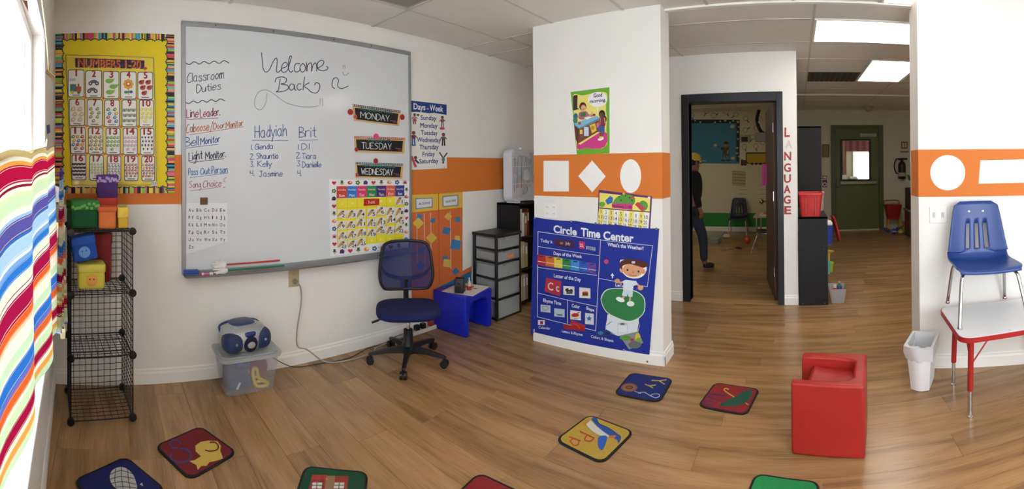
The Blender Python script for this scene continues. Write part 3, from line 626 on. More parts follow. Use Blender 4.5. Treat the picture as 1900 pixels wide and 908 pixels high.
t, f = poster('weather_word_card', 'red card reading hot at the top of the calendar', 'card', PCd.off(.0006), [(674.6, 369.2), (703.6, 368.8), (703.4, 380.6), (674.8, 382.2)], M('#c22a20', .45, var=.03), .0012)
f.T(600, 320, 5.339); f.text('hot', 444, 310, 510, 306, 30, '#f0d8d0', 1, .012); f.line([(402, 268), (550, 266), (548, 322), (404, 328)], 2.5, '#8a1c16', 1, closed=True); f.build('printed_word', t)
# ---- day name signs
def day_sign(lab, cn, word, wx, top, tx, clipc, clips):
    t, f = poster('day_sign', lab, 'sign', PW.off(.004), [(640+c[0]/5.675, 180+c[1]/5.675) for c in cn], M('#d9b36e', .5, var=.05), .004, 'wood_frame', 'chalkboard day signs')
    f.T(640, 180, 5.675); tl, tr_, br, bl = cn
    def at(u, v_): 
        a_ = (tl[0]+(tr_[0]-tl[0])*u, tl[1]+(tr_[1]-tl[1])*u); b_ = (bl[0]+(br[0]-bl[0])*u, bl[1]+(br[1]-bl[1])*u); return (a_[0]+(b_[0]-a_[0])*v_, a_[1]+(b_[1]-a_[1])*v_)
    f.poly([at(.035, .2), at(.965, .2), at(.955, .9), at(.045, .9)], '#15181d', 1)
    f.poly([at(0, 0), at(1, 0), at(1, .13), at(0, .13)], tx, 2)
    for k in range(26): f.poly([at(k/26+.008, .03), at(k/26+.026, .03), at(k/26+.026, .09), at(k/26+.008, .09)], '#e6dcc8', 3)
    a_, b_ = at(.14 if len(top) > 9 else .25, .3), at(.84 if len(top) > 9 else .72, .3)
    f.text(top, a_[0], a_[1], b_[0], b_[1], 34, '#1c2f36', 4, .03); f.text(top, a_[0], a_[1]-1, b_[0], b_[1]-1, 33, '#2f8f8a', 5, .004)
    a_, b_ = at(wx[0], .77), at(wx[1], .77); f.hand(word, a_[0], a_[1], b_[0], b_[1], 62, 6, '#dfe2e2', 3, jit=.015)
    p = at(.93, .84); f.poly([(p[0]-40, p[1]-26), (p[0]+10, p[1]-14), (p[0]+16, p[1]+10), (p[0]-30, p[1]+4)], '#4a3436', 4); f.line([(p[0]-60, p[1]-30), (p[0], p[1]-22)], 6, '#b04a78', 5)
    f.build('printed_chalkboard', t)
    for u, v_, r, c in clips:
        x, y = at(u, v_); g = Flat(PW.off(.0085), t.location); g.T(640, 180, 5.675)
        b = g.b; b.use(M(c, .35)); P = g.P(x, y, 0)-V(t.location); R = r/5.675*.0042
        b.v = []; b.f = []; b.m = []
        b.lathe([(R*.2, 0), (R, .001), (R, .006), (R*.6, .01), (0, .011)], P, 7, ax=1); b.build('apple_clip', None, t, smooth=True)
day_sign('chalkboard sign reading Yesterday was Monday, topmost on the whiteboard', [(80, 76), (584, 146), (566, 308), (96, 250)], 'MONDAY', (.15, .78), 'YESTERDAY WAS', '#3a2f5a', '#b02a2a', ((-.07, .5, 34, '#b3261f'), (.03, .75, 24, '#c05a48'), (1.05, .4, 34, '#a8271f')))
day_sign('chalkboard sign reading Today is Tuesday, middle one on the whiteboard', [(96, 412), (632, 432), (622, 596), (104, 578)], 'TUESDAY', (.14, .74), 'TODAY IS', '#b8405a', '#e0407a', ((.43, -.02, 36, '#e2457f'), (.03, .85, 24, '#a8282a')))
day_sign('chalkboard sign reading Tomorrow will be Wednesday, just above the calendar', [(110, 686), (612, 704), (600, 864), (112, 850)], 'WEDNESDAY', (.12, .8), 'TOMORROW WILL BE', '#2f5a8a', '#b02a2a', ((.42, -.12, 32, '#a02438'), (.03, .82, 22, '#b03a34')))
# ---- days of the week poster
t, f = poster('days_poster', 'white days of the week poster with blue heading beside the whiteboard', 'poster', PA.off(.003), [(762.8, 186.5), (829, 194.5), (829, 312.5), (764, 315.5)], M('#eceae6', .5, var=.02), .0015)
f.T(640, 180, 5.675)
f.poly([(697, 38), (1070, 82), (1070, 190), (1000, 178), (940, 168), (880, 172), (800, 160), (740, 158), (699, 160)], '#1f3a82', 1)
f.text('Days', 722, 128, 846, 140, 62, '#eef0f2', 2, .02); f.text('of the', 858, 130, 882, 132, 14, '#eef0f2', 2, .02); f.text('Week', 890, 142, 1034, 158, 62, '#eef0f2', 2, .02)
for i, (s, x0, x1, y0, y1) in enumerate((('Sunday', 796, 964, 240, 248), ('Monday', 792, 974, 322, 328), ('Tuesday', 798, 974, 398, 404), ('Wednesday', 758, 1010, 474, 478), ('Thursday', 784, 986, 552, 550), ('Friday', 816, 946, 628, 622), ('Saturday', 782, 984, 702, 694))): f.text(s, x0, y0, x1, y1, 48, '#26407f', 1, .018)
def kid(f, x, y, s, top, bot, skin='#7a5138', L=2, dress=False, jump=False):
    if jump:
        f.line([(x, y+s*.2), (x-s*.7, y-s*.8)], s*.22, bot, L); f.line([(x, y+s*.2), (x+s*.7, y-s*.7)], s*.22, bot, L); f.ell(x, y+s*.45, s*.28, s*.45, top, L); f.ell(x, y+s, s*.2, s*.24, skin, L); return
    f.ell(x, y-s*.8, s*.26, s*.28, skin, L+1); f.ell(x, y-s*.9, s*.29, s*.25, '#2f211c', L)
    if dress: f.poly([(x-s*.2, y-s*.5), (x+s*.2, y-s*.5), (x+s*.5, y+s*.45), (x-s*.5, y+s*.45)], top, L)
    else: f.poly([(x-s*.34, y-s*.5), (x+s*.34, y-s*.5), (x+s*.28, y+s*.1), (x-s*.28, y+s*.1)], top, L); 
    f.line([(x-s*.14, y+s*.05), (x-s*.18, y+s)], s*.22, skin if dress else bot, L); f.line([(x+s*.14, y+s*.05), (x+s*.2, y+s)], s*.22, skin if dress else bot, L)
    f.line([(x-s*.3, y-s*.4), (x-s*.55, y-s*.05)], s*.14, skin, L); f.line([(x+s*.3, y-s*.4), (x+s*.55, y-s*.1)], s*.14, skin, L)
kid(f, 732, 232, 52, '#d07f94', '#8a5a44', dress=True); f.ell(768, 190, 14, 12, '#3a5a55', 2)
kid(f, 1024, 262, 54, '#8a3a4a', '#6a7a8a'); f.ell(1022, 332, 28, 14, '#c43a5a', 2)
kid(f, 722, 436, 66, '#7a2a44', '#2f5a9a'); f.ell(722, 510, 26, 8, '#3a8a8a', 2)
kid(f, 1036, 450, 62, '#5a5f52', '#22242a'); kid(f, 1034, 632, 58, '#4a8a84', '#2a2c30', jump=True)
f.line([(702, 632), (744, 734)], 26, '#c0444a', 2); f.ell(742, 640, 18, 18, '#6a4630', 3); f.line([(740, 664), (772, 696)], 20, '#2f3a6a', 3); f.ell(1046, 740, 8, 4, '#9a9a9a', 1)
f.build('printed_days', t)
# ---- at school / not at school chart
t, f = poster('attendance_chart', 'orange two-panel attendance chart with yellow headings and paper diamonds', 'chart', PA.off(.003), [(764, 362.5), (858, 355.5), (858, 540), (764, 585)], M('#d8703a', .65, var=.05), .0015)
f.T(750, 340, 3.0278)
f.poly([(42, 68), (190, 60), (192, 150), (44, 166)], '#e2bd45', 1); f.poly([(192, 60), (328, 50), (328, 136), (194, 150)], '#e2bd45', 1)
for a_, s in (((60, 84, 160, 80, 160, 138, 62, 148), 'At School'), ((212, 72, 304, 64, 304, 128, 214, 136), 'Not At School')):
    f.poly([a_[:2], a_[2:4], a_[4:6], a_[6:]], '#8b93a0', 2); f.poly([(a_[0]+7, a_[1]+7), (a_[2]-7, a_[3]+7), (a_[4]-7, a_[5]-7), (a_[6]+7, a_[7]-7)], '#e4e6ea', 3); f.text(s, a_[0]+20, (a_[1]+a_[7])/2+8, a_[2]-16, (a_[3]+a_[5])/2+6, 15, '#2c2c34', 4, .01)
f.line([(192, 60), (196, 560)], 4, '#b9593a', 2)
for x, y0, y1 in ((70, 172, 480), (112, 172, 480), (148, 168, 500), (258, 160, 480)): f.line([(x, y0), (x+4, y1)], 6, '#dcae94', 1)
for x, y, s, c, an in ((84, 190, 16, '#3a82b4', 10), (78, 225, 26, '#e2bd55', 45), (160, 210, 14, '#3a82b4', 10), (152, 308, 26, '#e2bd55', 45), (246, 188, 18, '#e2bd55', 40), (300, 204, 16, '#3a82b4', 0), (236, 268, 22, '#3a82b4', 15), (298, 310, 16, '#e2bd55', 0), (288, 346, 30, '#3a82b4', 10), (230, 424, 16, '#3a82b4', 5), (240, 450, 24, '#e2bd55', 8), (288, 496, 18, '#3a82b4', 45), (98, 376, 18, '#3a82b4', 10), (92, 466, 22, '#3a82b4', 45)):
    f.poly([(x+s*1.25*math.cos(math.radians(an+45+90*k)), y+s*1.25*math.sin(math.radians(an+45+90*k))) for k in range(4)], c, 3)
f.build('paper_shapes', t)
t, f = poster('wall_border_strip', 'slanting orange and blue paper border below the attendance chart', 'paper border', PA.off(.0045), [(812, 527), (875, 494), (874, 525), (810, 548)], M('#2f6fa8', .65), .001)
f.poly([(812, 527), (875, 494), (875, 503), (812, 534)], '#d8703a', 1); f.build('orange_stripe', t)
# ---- outlets, cord
def outlet(name, label, plane, px, py, w_, h_, col, n=2, switch=False):
    P = plane.at(px, py); n_ = plane.n; u = V((0, 0, 1)).cross(n_)
    t = thing(name, label, 'switch plate' if switch else 'outlet', P)
    t.matrix_world = Matrix(((u.x, -n_.x, 0, P.x), (u.y, -n_.y, 0, P.y), (0, 0, 1, P.z), (0, 0, 0, 1)))
    box('cover_plate', (-w_/2, w_/2, -.006, 0, -h_/2, h_/2), M(col, .4, var=.03), t, .003)
    xs = [0] if n == 2 else [-w_/4, w_/4]
    for x in xs:
        if switch: box('toggle', (x-.006, x+.006, -.018, -.006, -.01, .014), M('#cfccc5', .4), t, .002); box('slot_plate', (x-.011, x+.011, -.0075, -.006, -.02, .02), M('#d8d5ce', .4), t)
        else:
            for z in (-h_/4.6, h_/4.6):
                o = MB(); o.lathe([(.016, 0), (.016, .002), (.014, .0025)], (x, -.006, z), 14, ax=1); so = o.build('socket', M(col, .5), t)
                for q in ((-.007, -.005), (.005, .007)): box('slot', (x+q[0], x+q[1], -.0095, -.0082, z-.002, z+.007), M('#2a2a2a', .6), so)
    return t
outlet('wall_outlet', 'beige wall outlet with a plug under the whiteboard', PA, 545, 516, .085, .13, '#b9ab86')
outlet('wall_outlet', 'white double outlet above the blue banner on the centre wall', PB, 1022, 391, .13, .12, '#f2f0ec', 4)
outlet('light_switch', 'white double light switch beside the blue school chair', PD, 1741, 399, .125, .115, '#f3f2ef', 4, True)
cp = [PA.at(546, 522)+V((0, -.02, 0)), PA.at(552, 530)+V((0, -.05, 0)), PA.at(555, 560)+V((0, -.035, 0)), PA.at(548, 610)+V((0, -.03, 0)), PA.at(549, 640)+V((0, -.03, 0)), V((1.42, 2.9, .12)), V((1.55, 2.86, .02)), V((1.75, 2.82, .006)), V((1.95, 2.84, .006)), V((2.05, 2.9, .006)), V((2.3, 2.93, .008)), V((2.52, 2.93, .02))]
t = thing('extension_cord', 'grey extension cord from the outlet down along the wall', 'cord', cp[0]); b = MB(); b.tube([q-cp[0] for q in catmull(cp, 6)], .0055, 8); b.build('cable', M('#a9a596', .5), t, smooth=True)
MB().lathe([(.02, 0), (.018, .02), (.009, .034)], (0, .014, 0), 12, ax=1).build('plug', M('#8f8a7c', .5), t, smooth=True)
cp = [V((1.06, 2.93, .16)), V((1.15, 2.94, .1)), V((1.3, 2.9, .02)), V((1.5, 2.89, .005)), V((1.75, 2.86, .005)), V((1.98, 2.93, .005)), V((2.25, 2.9, .005)), V((2.5, 2.95, .02))]
t = thing('radio_cord', 'thin black power cord running from the radio along the baseboard', 'cord', cp[0]); MB().tube([q-cp[0] for q in catmull(cp, 6)], .003, 6).build('cable', M('#1a1a1c', .5), t, smooth=True)
t = thing('power_strip', 'white power strip with black adapters on the floor behind the office chair', 'power strip', (2.58, 2.925, 0)); box('strip_body', (-.16, .12, -.025, .03, 0, .035), M('#d9d5cb', .5), t, .006)
for x, c in ((-.1, '#1b1b1d'), (-.03, '#1b1b1d'), (.06, '#a0322c')): box('adapter', (x-.022, x+.022, -.02, .02, .035, .08), M(c, .5), t, .005)
box('switch', (.09, .11, -.012, .012, .035, .04), M('#b0281f', .4), t)
cp = [V((2.2, 2.94, .004)), V((2.12, 2.87, .02)), V((2.2, 2.8, .012)), V((2.3, 2.86, .004)), V((2.24, 2.93, .03)), V((2.38, 2.9, .05)), V((2.48, 2.92, .06))]
t = thing('tangled_cable', 'loops of thin black cable on the floor behind the office chair', 'cable', cp[0]); MB().tube([q-cp[0] for q in catmull(cp, 6)], .003, 6).build('cable', M('#232325', .5), t, smooth=True)
# ================================================================== LEFT SIDE OBJECTS
def superell(b, c, rx, ry, rz, e1=.6, e2=.6, n=28, m=14):
    def pw_(v, e): return math.copysign(abs(v)**e, v)
    rings = []
    for j in range(m+1):
        t = math.pi*(j/m-.5)*.995; cz = pw_(math.cos(t), e1); sz = pw_(math.sin(t), e1)
        rings.append(b.pv(*[(c[0]+rx*cz*pw_(math.cos(2*math.pi*k/n), e2), c[1]+ry*cz*pw_(math.sin(2*math.pi*k/n), e2), c[2]+rz*sz) for k in range(n)]))
    for a, d in zip(rings, rings[1:]):
        for k in range(n): b.face(a[k], a[(k+1) % n], d[(k+1) % n], d[k])
    b.face(*rings[0][::-1]); b.face(*rings[-1]); return b
def TRANSL(h):
    m = bpy.data.materials.new('cloth_'+h[1:]); m.use_nodes = True; N = m.node_tree.nodes; L = m.node_tree.links; N.remove(N['Principled BSDF'])
    d = N.new('ShaderNodeBsdfDiffuse'); t = N.new('ShaderNodeBsdfTranslucent'); mx = N.new('ShaderNodeMixShader'); mx.inputs[0].default_value = .14
    wv = N.new('ShaderNodeTexNoise'); wv.inputs['Scale'].default_value = 260; c = lin(h)
    mc = N.new('ShaderNodeMix'); mc.data_type = 'RGBA'; mc.inputs['A'].default_value = (*[x*.68 for x in c], 1); mc.inputs['B'].default_value = (*[x*.8 for x in c], 1); L.new(wv.outputs['Fac'], mc.inputs['Factor'])
    for q in (d, t): L.new(mc.outputs['Result'], q.inputs['Color'])
    L.new(d.outputs[0], mx.inputs[1]); L.new(t.outputs[0], mx.inputs[2]); L.new(mx.outputs[0], N['Material Output'].inputs['Surface']); return m
# ---- striped curtain on a string
stripes = [(.02, '#c9b27a'), (.012, '#f3ead2'), (.012, '#e8a24c'), (.05, '#b3163f'), (.006, '#f5efe0'), (.008, '#8a2030'), (.014, '#f2ecd4'), (.012, '#d9e8b0'), (.034, '#cfe6b8'), (.02, '#f1f0d8'), (.01, '#9fbfe0'), (.05, '#5a549c'), (.008, '#2f6fb8'), (.05, '#a9cbea'), (.01, '#f4f2e0'), (.016, '#7aa9dc'), (.034, '#2f78c8'), (.01, '#d9e6f0'), (.016, '#e4efc8'), (.012, '#f3efd8'), (.004, '#a03a3a'), (.012, '#f6f0dc'), (.07, '#a81846'), (.03, '#e5642a'), (.012, '#f3c9a0'), (.05, '#f2ecd6'), (.035, '#c8e4b8'), (.01, '#f0efd8'), (.05, '#2f72c4'), (.02, '#6f6fb8'), (.04, '#e0642c'), (.016, '#f2ead2'), (.04, '#cfe4b4'), (.05, '#a3163f'), (.02, '#f0ead0'), (.03, '#e8a24c'), (.03, '#cfe6b8')]
_st = []
for sw_, cc_ in stripes:
    if sw_ >= .03: _st += [(sw_*.08, cc_), (sw_*.03, '#e3d6bc'), (sw_*.76, cc_), (sw_*.03, '#efe3c8'), (sw_*.1, cc_)]
    else: _st.append((sw_, cc_))
stripes = _st
tot = sum(s[0] for s in stripes); mats = {}
cur = thing('striped_curtain', 'multicoloured striped cloth hung as a half curtain over the window', 'curtain', ML @ V((S0, .05, .74)))
ci = ML.to_3x3()
def cloth(name, sa, sb, zt, zb, phase, yoff, slip):
    b = MB(); nu = 44; v = 0; rows = [0]; cs = []
    st = stripes[slip:]+stripes[:slip]
    for wd, c in st:
        k = 2 if wd > .03 else 1
        for _ in range(k): v += wd/tot/k; rows.append(v); cs.append(c)
    def pt(u, v):
        s = sa+(sb-sa)*u; ztt = zt-.065*max(0, (s-1.05)/1.1); z = ztt+(zb+.14*max(0, (s-1.05)/1.1)-ztt)*v-.004*math.sin(u*math.pi*2.2)*(1-v)+.006*math.sin(u*19+v*3)
        y = .05+yoff+.016*math.sin(u*22+phase+v*1.3)*(.35+.65*v)+.012*v*math.sin(u*5+1)
        return ci @ V((s-S0, y-.05, z-.74))
    idx = [[b.pv(pt(u/nu, r))[0] for u in range(nu+1)] for r in rows]
    for r in range(len(rows)-1):
        if cs[r] not in mats: mats[cs[r]] = TRANSL(cs[r])
        b.use(mats[cs[r]])
        for u in range(nu): b.face(idx[r][u], idx[r][u+1], idx[r+1][u+1], idx[r+1][u])
    return b.build(name, None, cur, smooth=True)
cloth('cloth_panel', S0+.02, 2.75, 1.545, .755, 0, .0, 0)
cloth('folded_edge', S0-.06, S0+.14, 1.45, .74, 2, .035, 20)
MB().tube([ci @ V((-.12, -.04, .86)), ci @ V((.4, -.01, .79)), ci @ V((1.7, -.01, .7))], .003, 6).build('hanging_string', M('#d8c9a0', .7), cur)
# clothes line with pegs and small pennant flags
lp = [ML @ V(q) for q in ((.72, .012, 1.985), (.9, .02, 1.9), (1.3, .03, 2.0), (2.3, .03, 2.2))]
t = thing('clothes_line', 'thin straw coloured string pinned across the window reveal', 'string', lp[0]); MB().tube([q-lp[0] for q in catmull(lp, 5)], .0025, 6).build('string', M('#cdb98a', .8), t)
P = ML @ V((.9, .028, 1.9)); t = thing('clothes_peg', 'small wooden clothes peg clipped on the string by the window', 'clothes peg', P)
for dz in (-.006, .006): box('peg_half', (-.045, .045, -.006, .006, dz-.004, dz+.004), M('#c9a878', .7), t, .001, Matrix.Rotation(.5, 4, 'Y')@Matrix.Rotation(1.3, 4, 'Z'))
MB().lathe([(.006, -.008), (.006, .008)], (0, 0, 0), 8, ax=1).build('spring', CHROME, t)
for k, (s, z, c) in enumerate(((.93, 1.33, '#d8c0b0'), (.9, 1.16, '#dfe0a8'), (.87, .985, '#bfe0c4'), (.85, .83, '#b8e0c0'))):
    t = thing('paper_pennant', ('pale pink topmost pennant', 'pale yellow second pennant', 'pale mint third pennant', 'mint striped lowest pennant')[k]+' sticking out from the curtain edge', 'pennant', ML @ V((s+.06, .04, z)), 0, 'paper pennants along the curtain edge')
    b = MB(); q = [ci @ V(p) for p in ((0, 0, .05), (0, 0, -.03), (-.07, .05, -.04), (-.06, .06, .02))]; i = b.pv(*q); b.face(*i); b.build('flag', M(c, .7), t, thick=.0015)
    b = MB(); b.ngon([ci @ V(p) for p in ((-.03, .0235, .012), (-.03, .0235, -.012), (-.052, .042, -.016), (-.048, .047, .008))]); b.build('flag_print', M('#a8b0c8', .7), t, thick=.002)
t = thing('curtain_tape', 'strip of pale yellow masking tape at the curtain bottom corner', 'tape', ML @ V((S0-.02, .08, .7))); box('tape_strip', (-.08, .02, -.002, .02, -.02, .02), M('#cfc795', .6), t, .002, Matrix.Rotation(math.radians(-80), 4, 'Z')@Matrix.Rotation(.35, 4, 'Y'))
t, f = poster('wall_sticker', 'tiny blue printed note on the wall beside the window', 'note', Plane(ML @ V((0, .002, 0)), nl), [(86.5, 233), (92, 231), (93, 246), (87.5, 249)], M('#3a5aa0', .6), .001); f.build('print', t) if f.b.f else None
t, f = poster('corner_pennant', 'brown paper scrap hanging from a thread near the ceiling', 'paper', Plane(ML @ V((0, .004, 0)), nl), [(41, 0), (50, 1), (52, 21), (48, 14)], M('#9a6a55', .7), .001)
# ---- black wire rack
rk = thing('wire_rack', 'tall black wire grid cube rack three cubes high in the corner', 'wire rack', (-.05, 2.685, 0), math.radians(8))
WIRE = M('#141416', .45, .3, var=0)
gm_ = MB(); S = .355; n = 9
for k in range(n+1):
    r = .0036 if k in (0, n) else .0021; q = k*S/n
    gm_.tube([(q, 0, 0), (q, 0, S)], r, 5); gm_.tube([(0, .002, q), (S, .002, q)], r, 5)
pm = gm_.mesh('grid_panel', WIRE)
cm = MB().lathe([(.008, -.014), (.021, -.012), (.023, 0), (.021, .012), (.008, .014)], (0, 0, 0), 12).mesh('connector', M('#0f0f11', .4), True)
hs = S/2; lev = [.024, .024+S, .024+2*S, .024+3*S]
def gp(loc, rot): o = link('grid_panel', pm, rk); o.location = loc; o.rotation_euler = rot
for i in range(3):
    gp((-hs, hs, lev[i]), (0, 0, 0)); gp((-hs, -hs, lev[i]), (0, 0, math.pi/2)); gp((hs, -hs, lev[i]), (0, 0, math.pi/2))
fm = MB()
for k in range(n+1):
    r = .0036 if k in (0, n) else .0021; q = -hs+k*S/n
    fm.tube([(q, -hs, 0), (q, hs, 0)], r, 5); fm.tube([(-hs, q, .002), (hs, q, .002)], r, 5)
fm = fm.mesh('shelf_panel', WIRE)
for z in lev:
    o = link('shelf_panel', fm, rk); o.location = (0, 0, z)
    for sx in (-1, 1):
        for sy in (-1, 1): o = link('connector', cm, rk); o.location = (sx*hs, sy*hs, z); o.rotation_euler = (math.pi/2, 0, 0)
def soft_box(label, loc, sz, rz, body, lid, lidh=.3, tilt=(0, 0), spots=None, emblem=None):
    t = thing('soft_box', label, 'soft box', loc, rz, 'soft toy boxes on the wire rack'); t.rotation_euler = (tilt[0], tilt[1], rz)
    w_, d_, h_ = sz
    b = MB(); superell(b, (0, 0, h_/2), w_/2, d_/2, h_/2, .22, .22); b.build('body', M(body, .85, var=.08, bump=.3, bscale=200), t, smooth=60)
    l = MB(); superell(l, (0, 0, h_-h_*lidh/2+.004), w_/2+.005, d_/2+.005, h_*lidh/2+.004, .25, .25); lo = l.build('lid', M(lid, .85, var=.12, vscale=30, bump=.3, bscale=200), t, smooth=60)
    if spots:
        r = random.Random(label)
        for k in range(12):
            b = MB(); x = -w_/2+w_*(k+.5)/12; z = h_-h_*lidh*(.25+.5*r.random()); s = .008
            b.ngon([(x-s, -d_/2-.0062, z-s), (x+s, -d_/2-.0062, z-s), (x+s, -d_/2-.0062, z+s), (x-s, -d_/2-.0062, z+s)])
            b.build('print_spot', M(spots, .8), lo, thick=.001)
    if emblem:
        MB().lathe([(.034, 0), (.034, .004), (.03, .006), (0, .006)], (0, -d_/2+.001, h_*.4), 18, ax=1).build('emblem', M(emblem, .7), t, smooth=True)
        for q in (-.012, .012): MB().lathe([(.005, 0), (.004, .003)], (q, -d_/2-.004, h_*.4+.008), 8, ax=1).build('emblem_eye', M('#3a3a3a', .6), t)
zt = lev[3]+.004
soft_box('dark green soft box with leafy lid on top of the wire rack', (-.145, 2.66, zt), (.17, .15, .165), .3, '#14532c', '#2f7a3a', .34, spots='#6fae5a')
soft_box('orange soft box on top of the wire rack', (.005, 2.655, zt), (.105, .12, .125), 0, '#e07a3c', '#d9663a', .2)
soft_box('narrow yellow soft box at the right end of the rack top', (.095, 2.67, zt), (.06, .11, .12), .1, '#e0b53a', '#e8c650', .5)
soft_box('bright red soft box behind the orange one on the rack', (.0, 2.79, zt), (.13, .11, .17), 0, '#b8332a', '#c2402f', .3)
soft_box('purple soft box with checked lid stacked highest on the rack', (.005, 2.79, zt+.172), (.13, .12, .14), .05, '#4a2a6a', '#5a3a86', .32, spots='#b9a6d0')
soft_box('yellow soft box with round emblem inside the rack top cube', (-.095, 2.66, lev[2]+.004), (.16, .15, .14), .12, '#d9c94a', '#e0d25a', .3, emblem='#e8a24c')
soft_box('blue soft box with round emblem tilted on the yellow one', (-.125, 2.66, lev[2]+.17), (.15, .14, .14), .1, '#1f4fa8', '#2a5cb8', .3, (0, -.2), emblem='#6f9ad8')
soft_box('dark red soft box standing behind the blue one in the rack', (-.045, 2.795, lev[2]+.004), (.15, .09, .3), -.1, '#8a2a2a', '#96332f', .25)
# ---- clear tote with radio on top
t = thing('storage_tote', 'clear plastic storage tote with lid on the floor below the whiteboard', 'storage box', (.915, 2.80, 0))
CLR = M('#dde2e6', .15, var=0, alpha=.15); CLR2 = M('#cfd4d6', .35, var=0, alpha=.6)
b = MB()
for (w0, d0, w1, d1) in ((.165, .105, .195, .13), (.161, .101, .191, .126)):
    p0 = rrect(-w0, -d0, w0, d0, .03); p1 = rrect(-w1, -d1, w1, d1, .035); i = b.pv(*[(x, y, .003) for x, y in p0]); j = b.pv(*[(x, y, .235) for x, y in p1])
    for k in range(len(i)): b.face(i[k], i[(k+1) % len(i)], j[(k+1) % len(i)], j[k])
    b.face(*i)
b.build('tub', CLR, t, smooth=True)
l = MB(); l.zprism(rrect(-.21, -.145, .21, .145, .045, 5), .232, .246); l.zprism(rrect(-.19, -.125, .19, .125, .04, 5), .246, .252); lo = l.build('lid', CLR2, t, smooth=30)
MB().zprism(rrect(-.205, -.14, .205, .14, .042, 5), .222, .232).build('lid_rim', CLR2, t, smooth=30)
for x in (-.17, .17): MB().lathe([(.014, 0), (.012, .003), (0, .003)], (x, -.09 if x < 0 else .04, .2465), 12).build('lid_button', M('#5a4a2a', .5), lo)
def toy(name, label, mat, fn, cat='toy'):
    t = thing(name, label, cat, (.915, 2.80, .012), 0, 'toys in the clear tote'); b = MB(); fn(b); b.build('toy_body', mat, t, smooth=True); return t
toy('ring_toy', 'yellow plastic handle toy inside the clear tote', M('#d8b832', .4), lambda b: (b.tube(catmull([(.02, -.08, .12), (.045, -.085, .13), (.06, -.085, .07), (.1, -.085, .04), (.12, -.085, .015), (.06, -.085, .012), (.03, -.085, .04)], 5, True), .011, 8, True), b.tube([(.03, -.085, .08), (.065, -.085, .075)], .009, 6), b.tube([(.04, -.085, .045), (.09, -.085, .045)], .009, 6)))
toy('ball_toy', 'dark red round toy inside the clear tote', M('#7a2030', .5), lambda b: b.ball((.085, .02, .1), .07, .07, .09))
toy('block_toy', 'navy blue plastic toy lying in the clear tote', M('#24366e', .5), lambda b: superell(b, (-.07, 0, .075), .08, .09, .07, .4, .4))
toy('cup_toy', 'bright blue toy piece near the tote lid', M('#2f4fa0', .5), lambda b: superell(b, (-.04, -.02, .17), .05, .05, .03, .5, .5))
toy('stick_toy', 'small white peg toy at the bottom of the clear tote', M('#e8e8e8', .4), lambda b: b.cyl((-.09, -.085, .02), (-.07, -.085, .06), .009))
toy('red_bar_toy', 'red bar toy across the middle of the clear tote', M('#a8322c', .4), lambda b: b.cyl((-.06, -.07, .09), (.0, -.075, .12), .012))
bb = thing('cd_radio', 'silver and blue portable disc radio standing on the clear tote', 'radio', (.89, 2.79, .2535), math.radians(9))
SIL = M('#b5b8ba', .3, .5, var=.03); NAVY = M('#22325c', .5, var=.06, bump=.3, bscale=400)
b = MB(); superell(b, (0, 0, .088), .165, .118, .088, .72, .8); b.build('body', SIL, bb, smooth=60)
for sx in (-1, 1):
    b = MB(); superell(b, (sx*.1, -.05, .08), .07, .075, .066, .75, .8, 20, 10); b.build('speaker', NAVY, bb, smooth=60)
    MB().lathe([(.009, 0), (.007, .003), (0, .004)], (sx*.104, -.124, .085), 12, ax=1).build('speaker_badge', SIL, bb)
MB().lathe([(.047, -.02), (.05, .0), (.047, .008), (.04, .011), (0, .011)], (.0, -.112, .07), 24, ax=1).build('control_ring', M('#10183c', .25), bb, smooth=True)
MB().lathe([(.028, 0), (.027, .005), (.02, .008), (0, .009)], (0, -.123, .067), 20, ax=1, sx=1, sy=.72).build('control_pad', SIL, bb, smooth=True)
b = MB(); superell(b, (0, -.09, .128), .046, .03, .018, .6, .7, 16, 8); b.build('display', M('#2a3a78', .15), bb, smooth=60)
b = MB(); superell(b, (0, .02, .168), .088, .072, .016, .5, .75, 24, 8); b.build('disc_lid', M('#34466f', .35), bb, smooth=60)
b = MB(); superell(b, (0, -.042, .16), .095, .024, .01, .5, .6, 24, 8); b.build('button_panel', M('#c6c8c9', .3, .4), bb, smooth=60)
for k in range(6): box('button', (-.072+k*.026, -.054+k*.026, -.056, -.044, .166, .172), M('#9ea1a4', .3), bb, .002)
MB().tube(catmull([(-.15, .02, .12), (-.13, .08, .15), (0, .112, .158), (.13, .08, .15), (.15, .02, .12)], 5), .008, 8).build('handle', M('#3a4b78', .4), bb, smooth=True)
MB().lathe([(.06, 0), (.062, .006), (.05, .012)], (0, -.06, 0), 20).build('base_foot', SIL, bb, smooth=True)
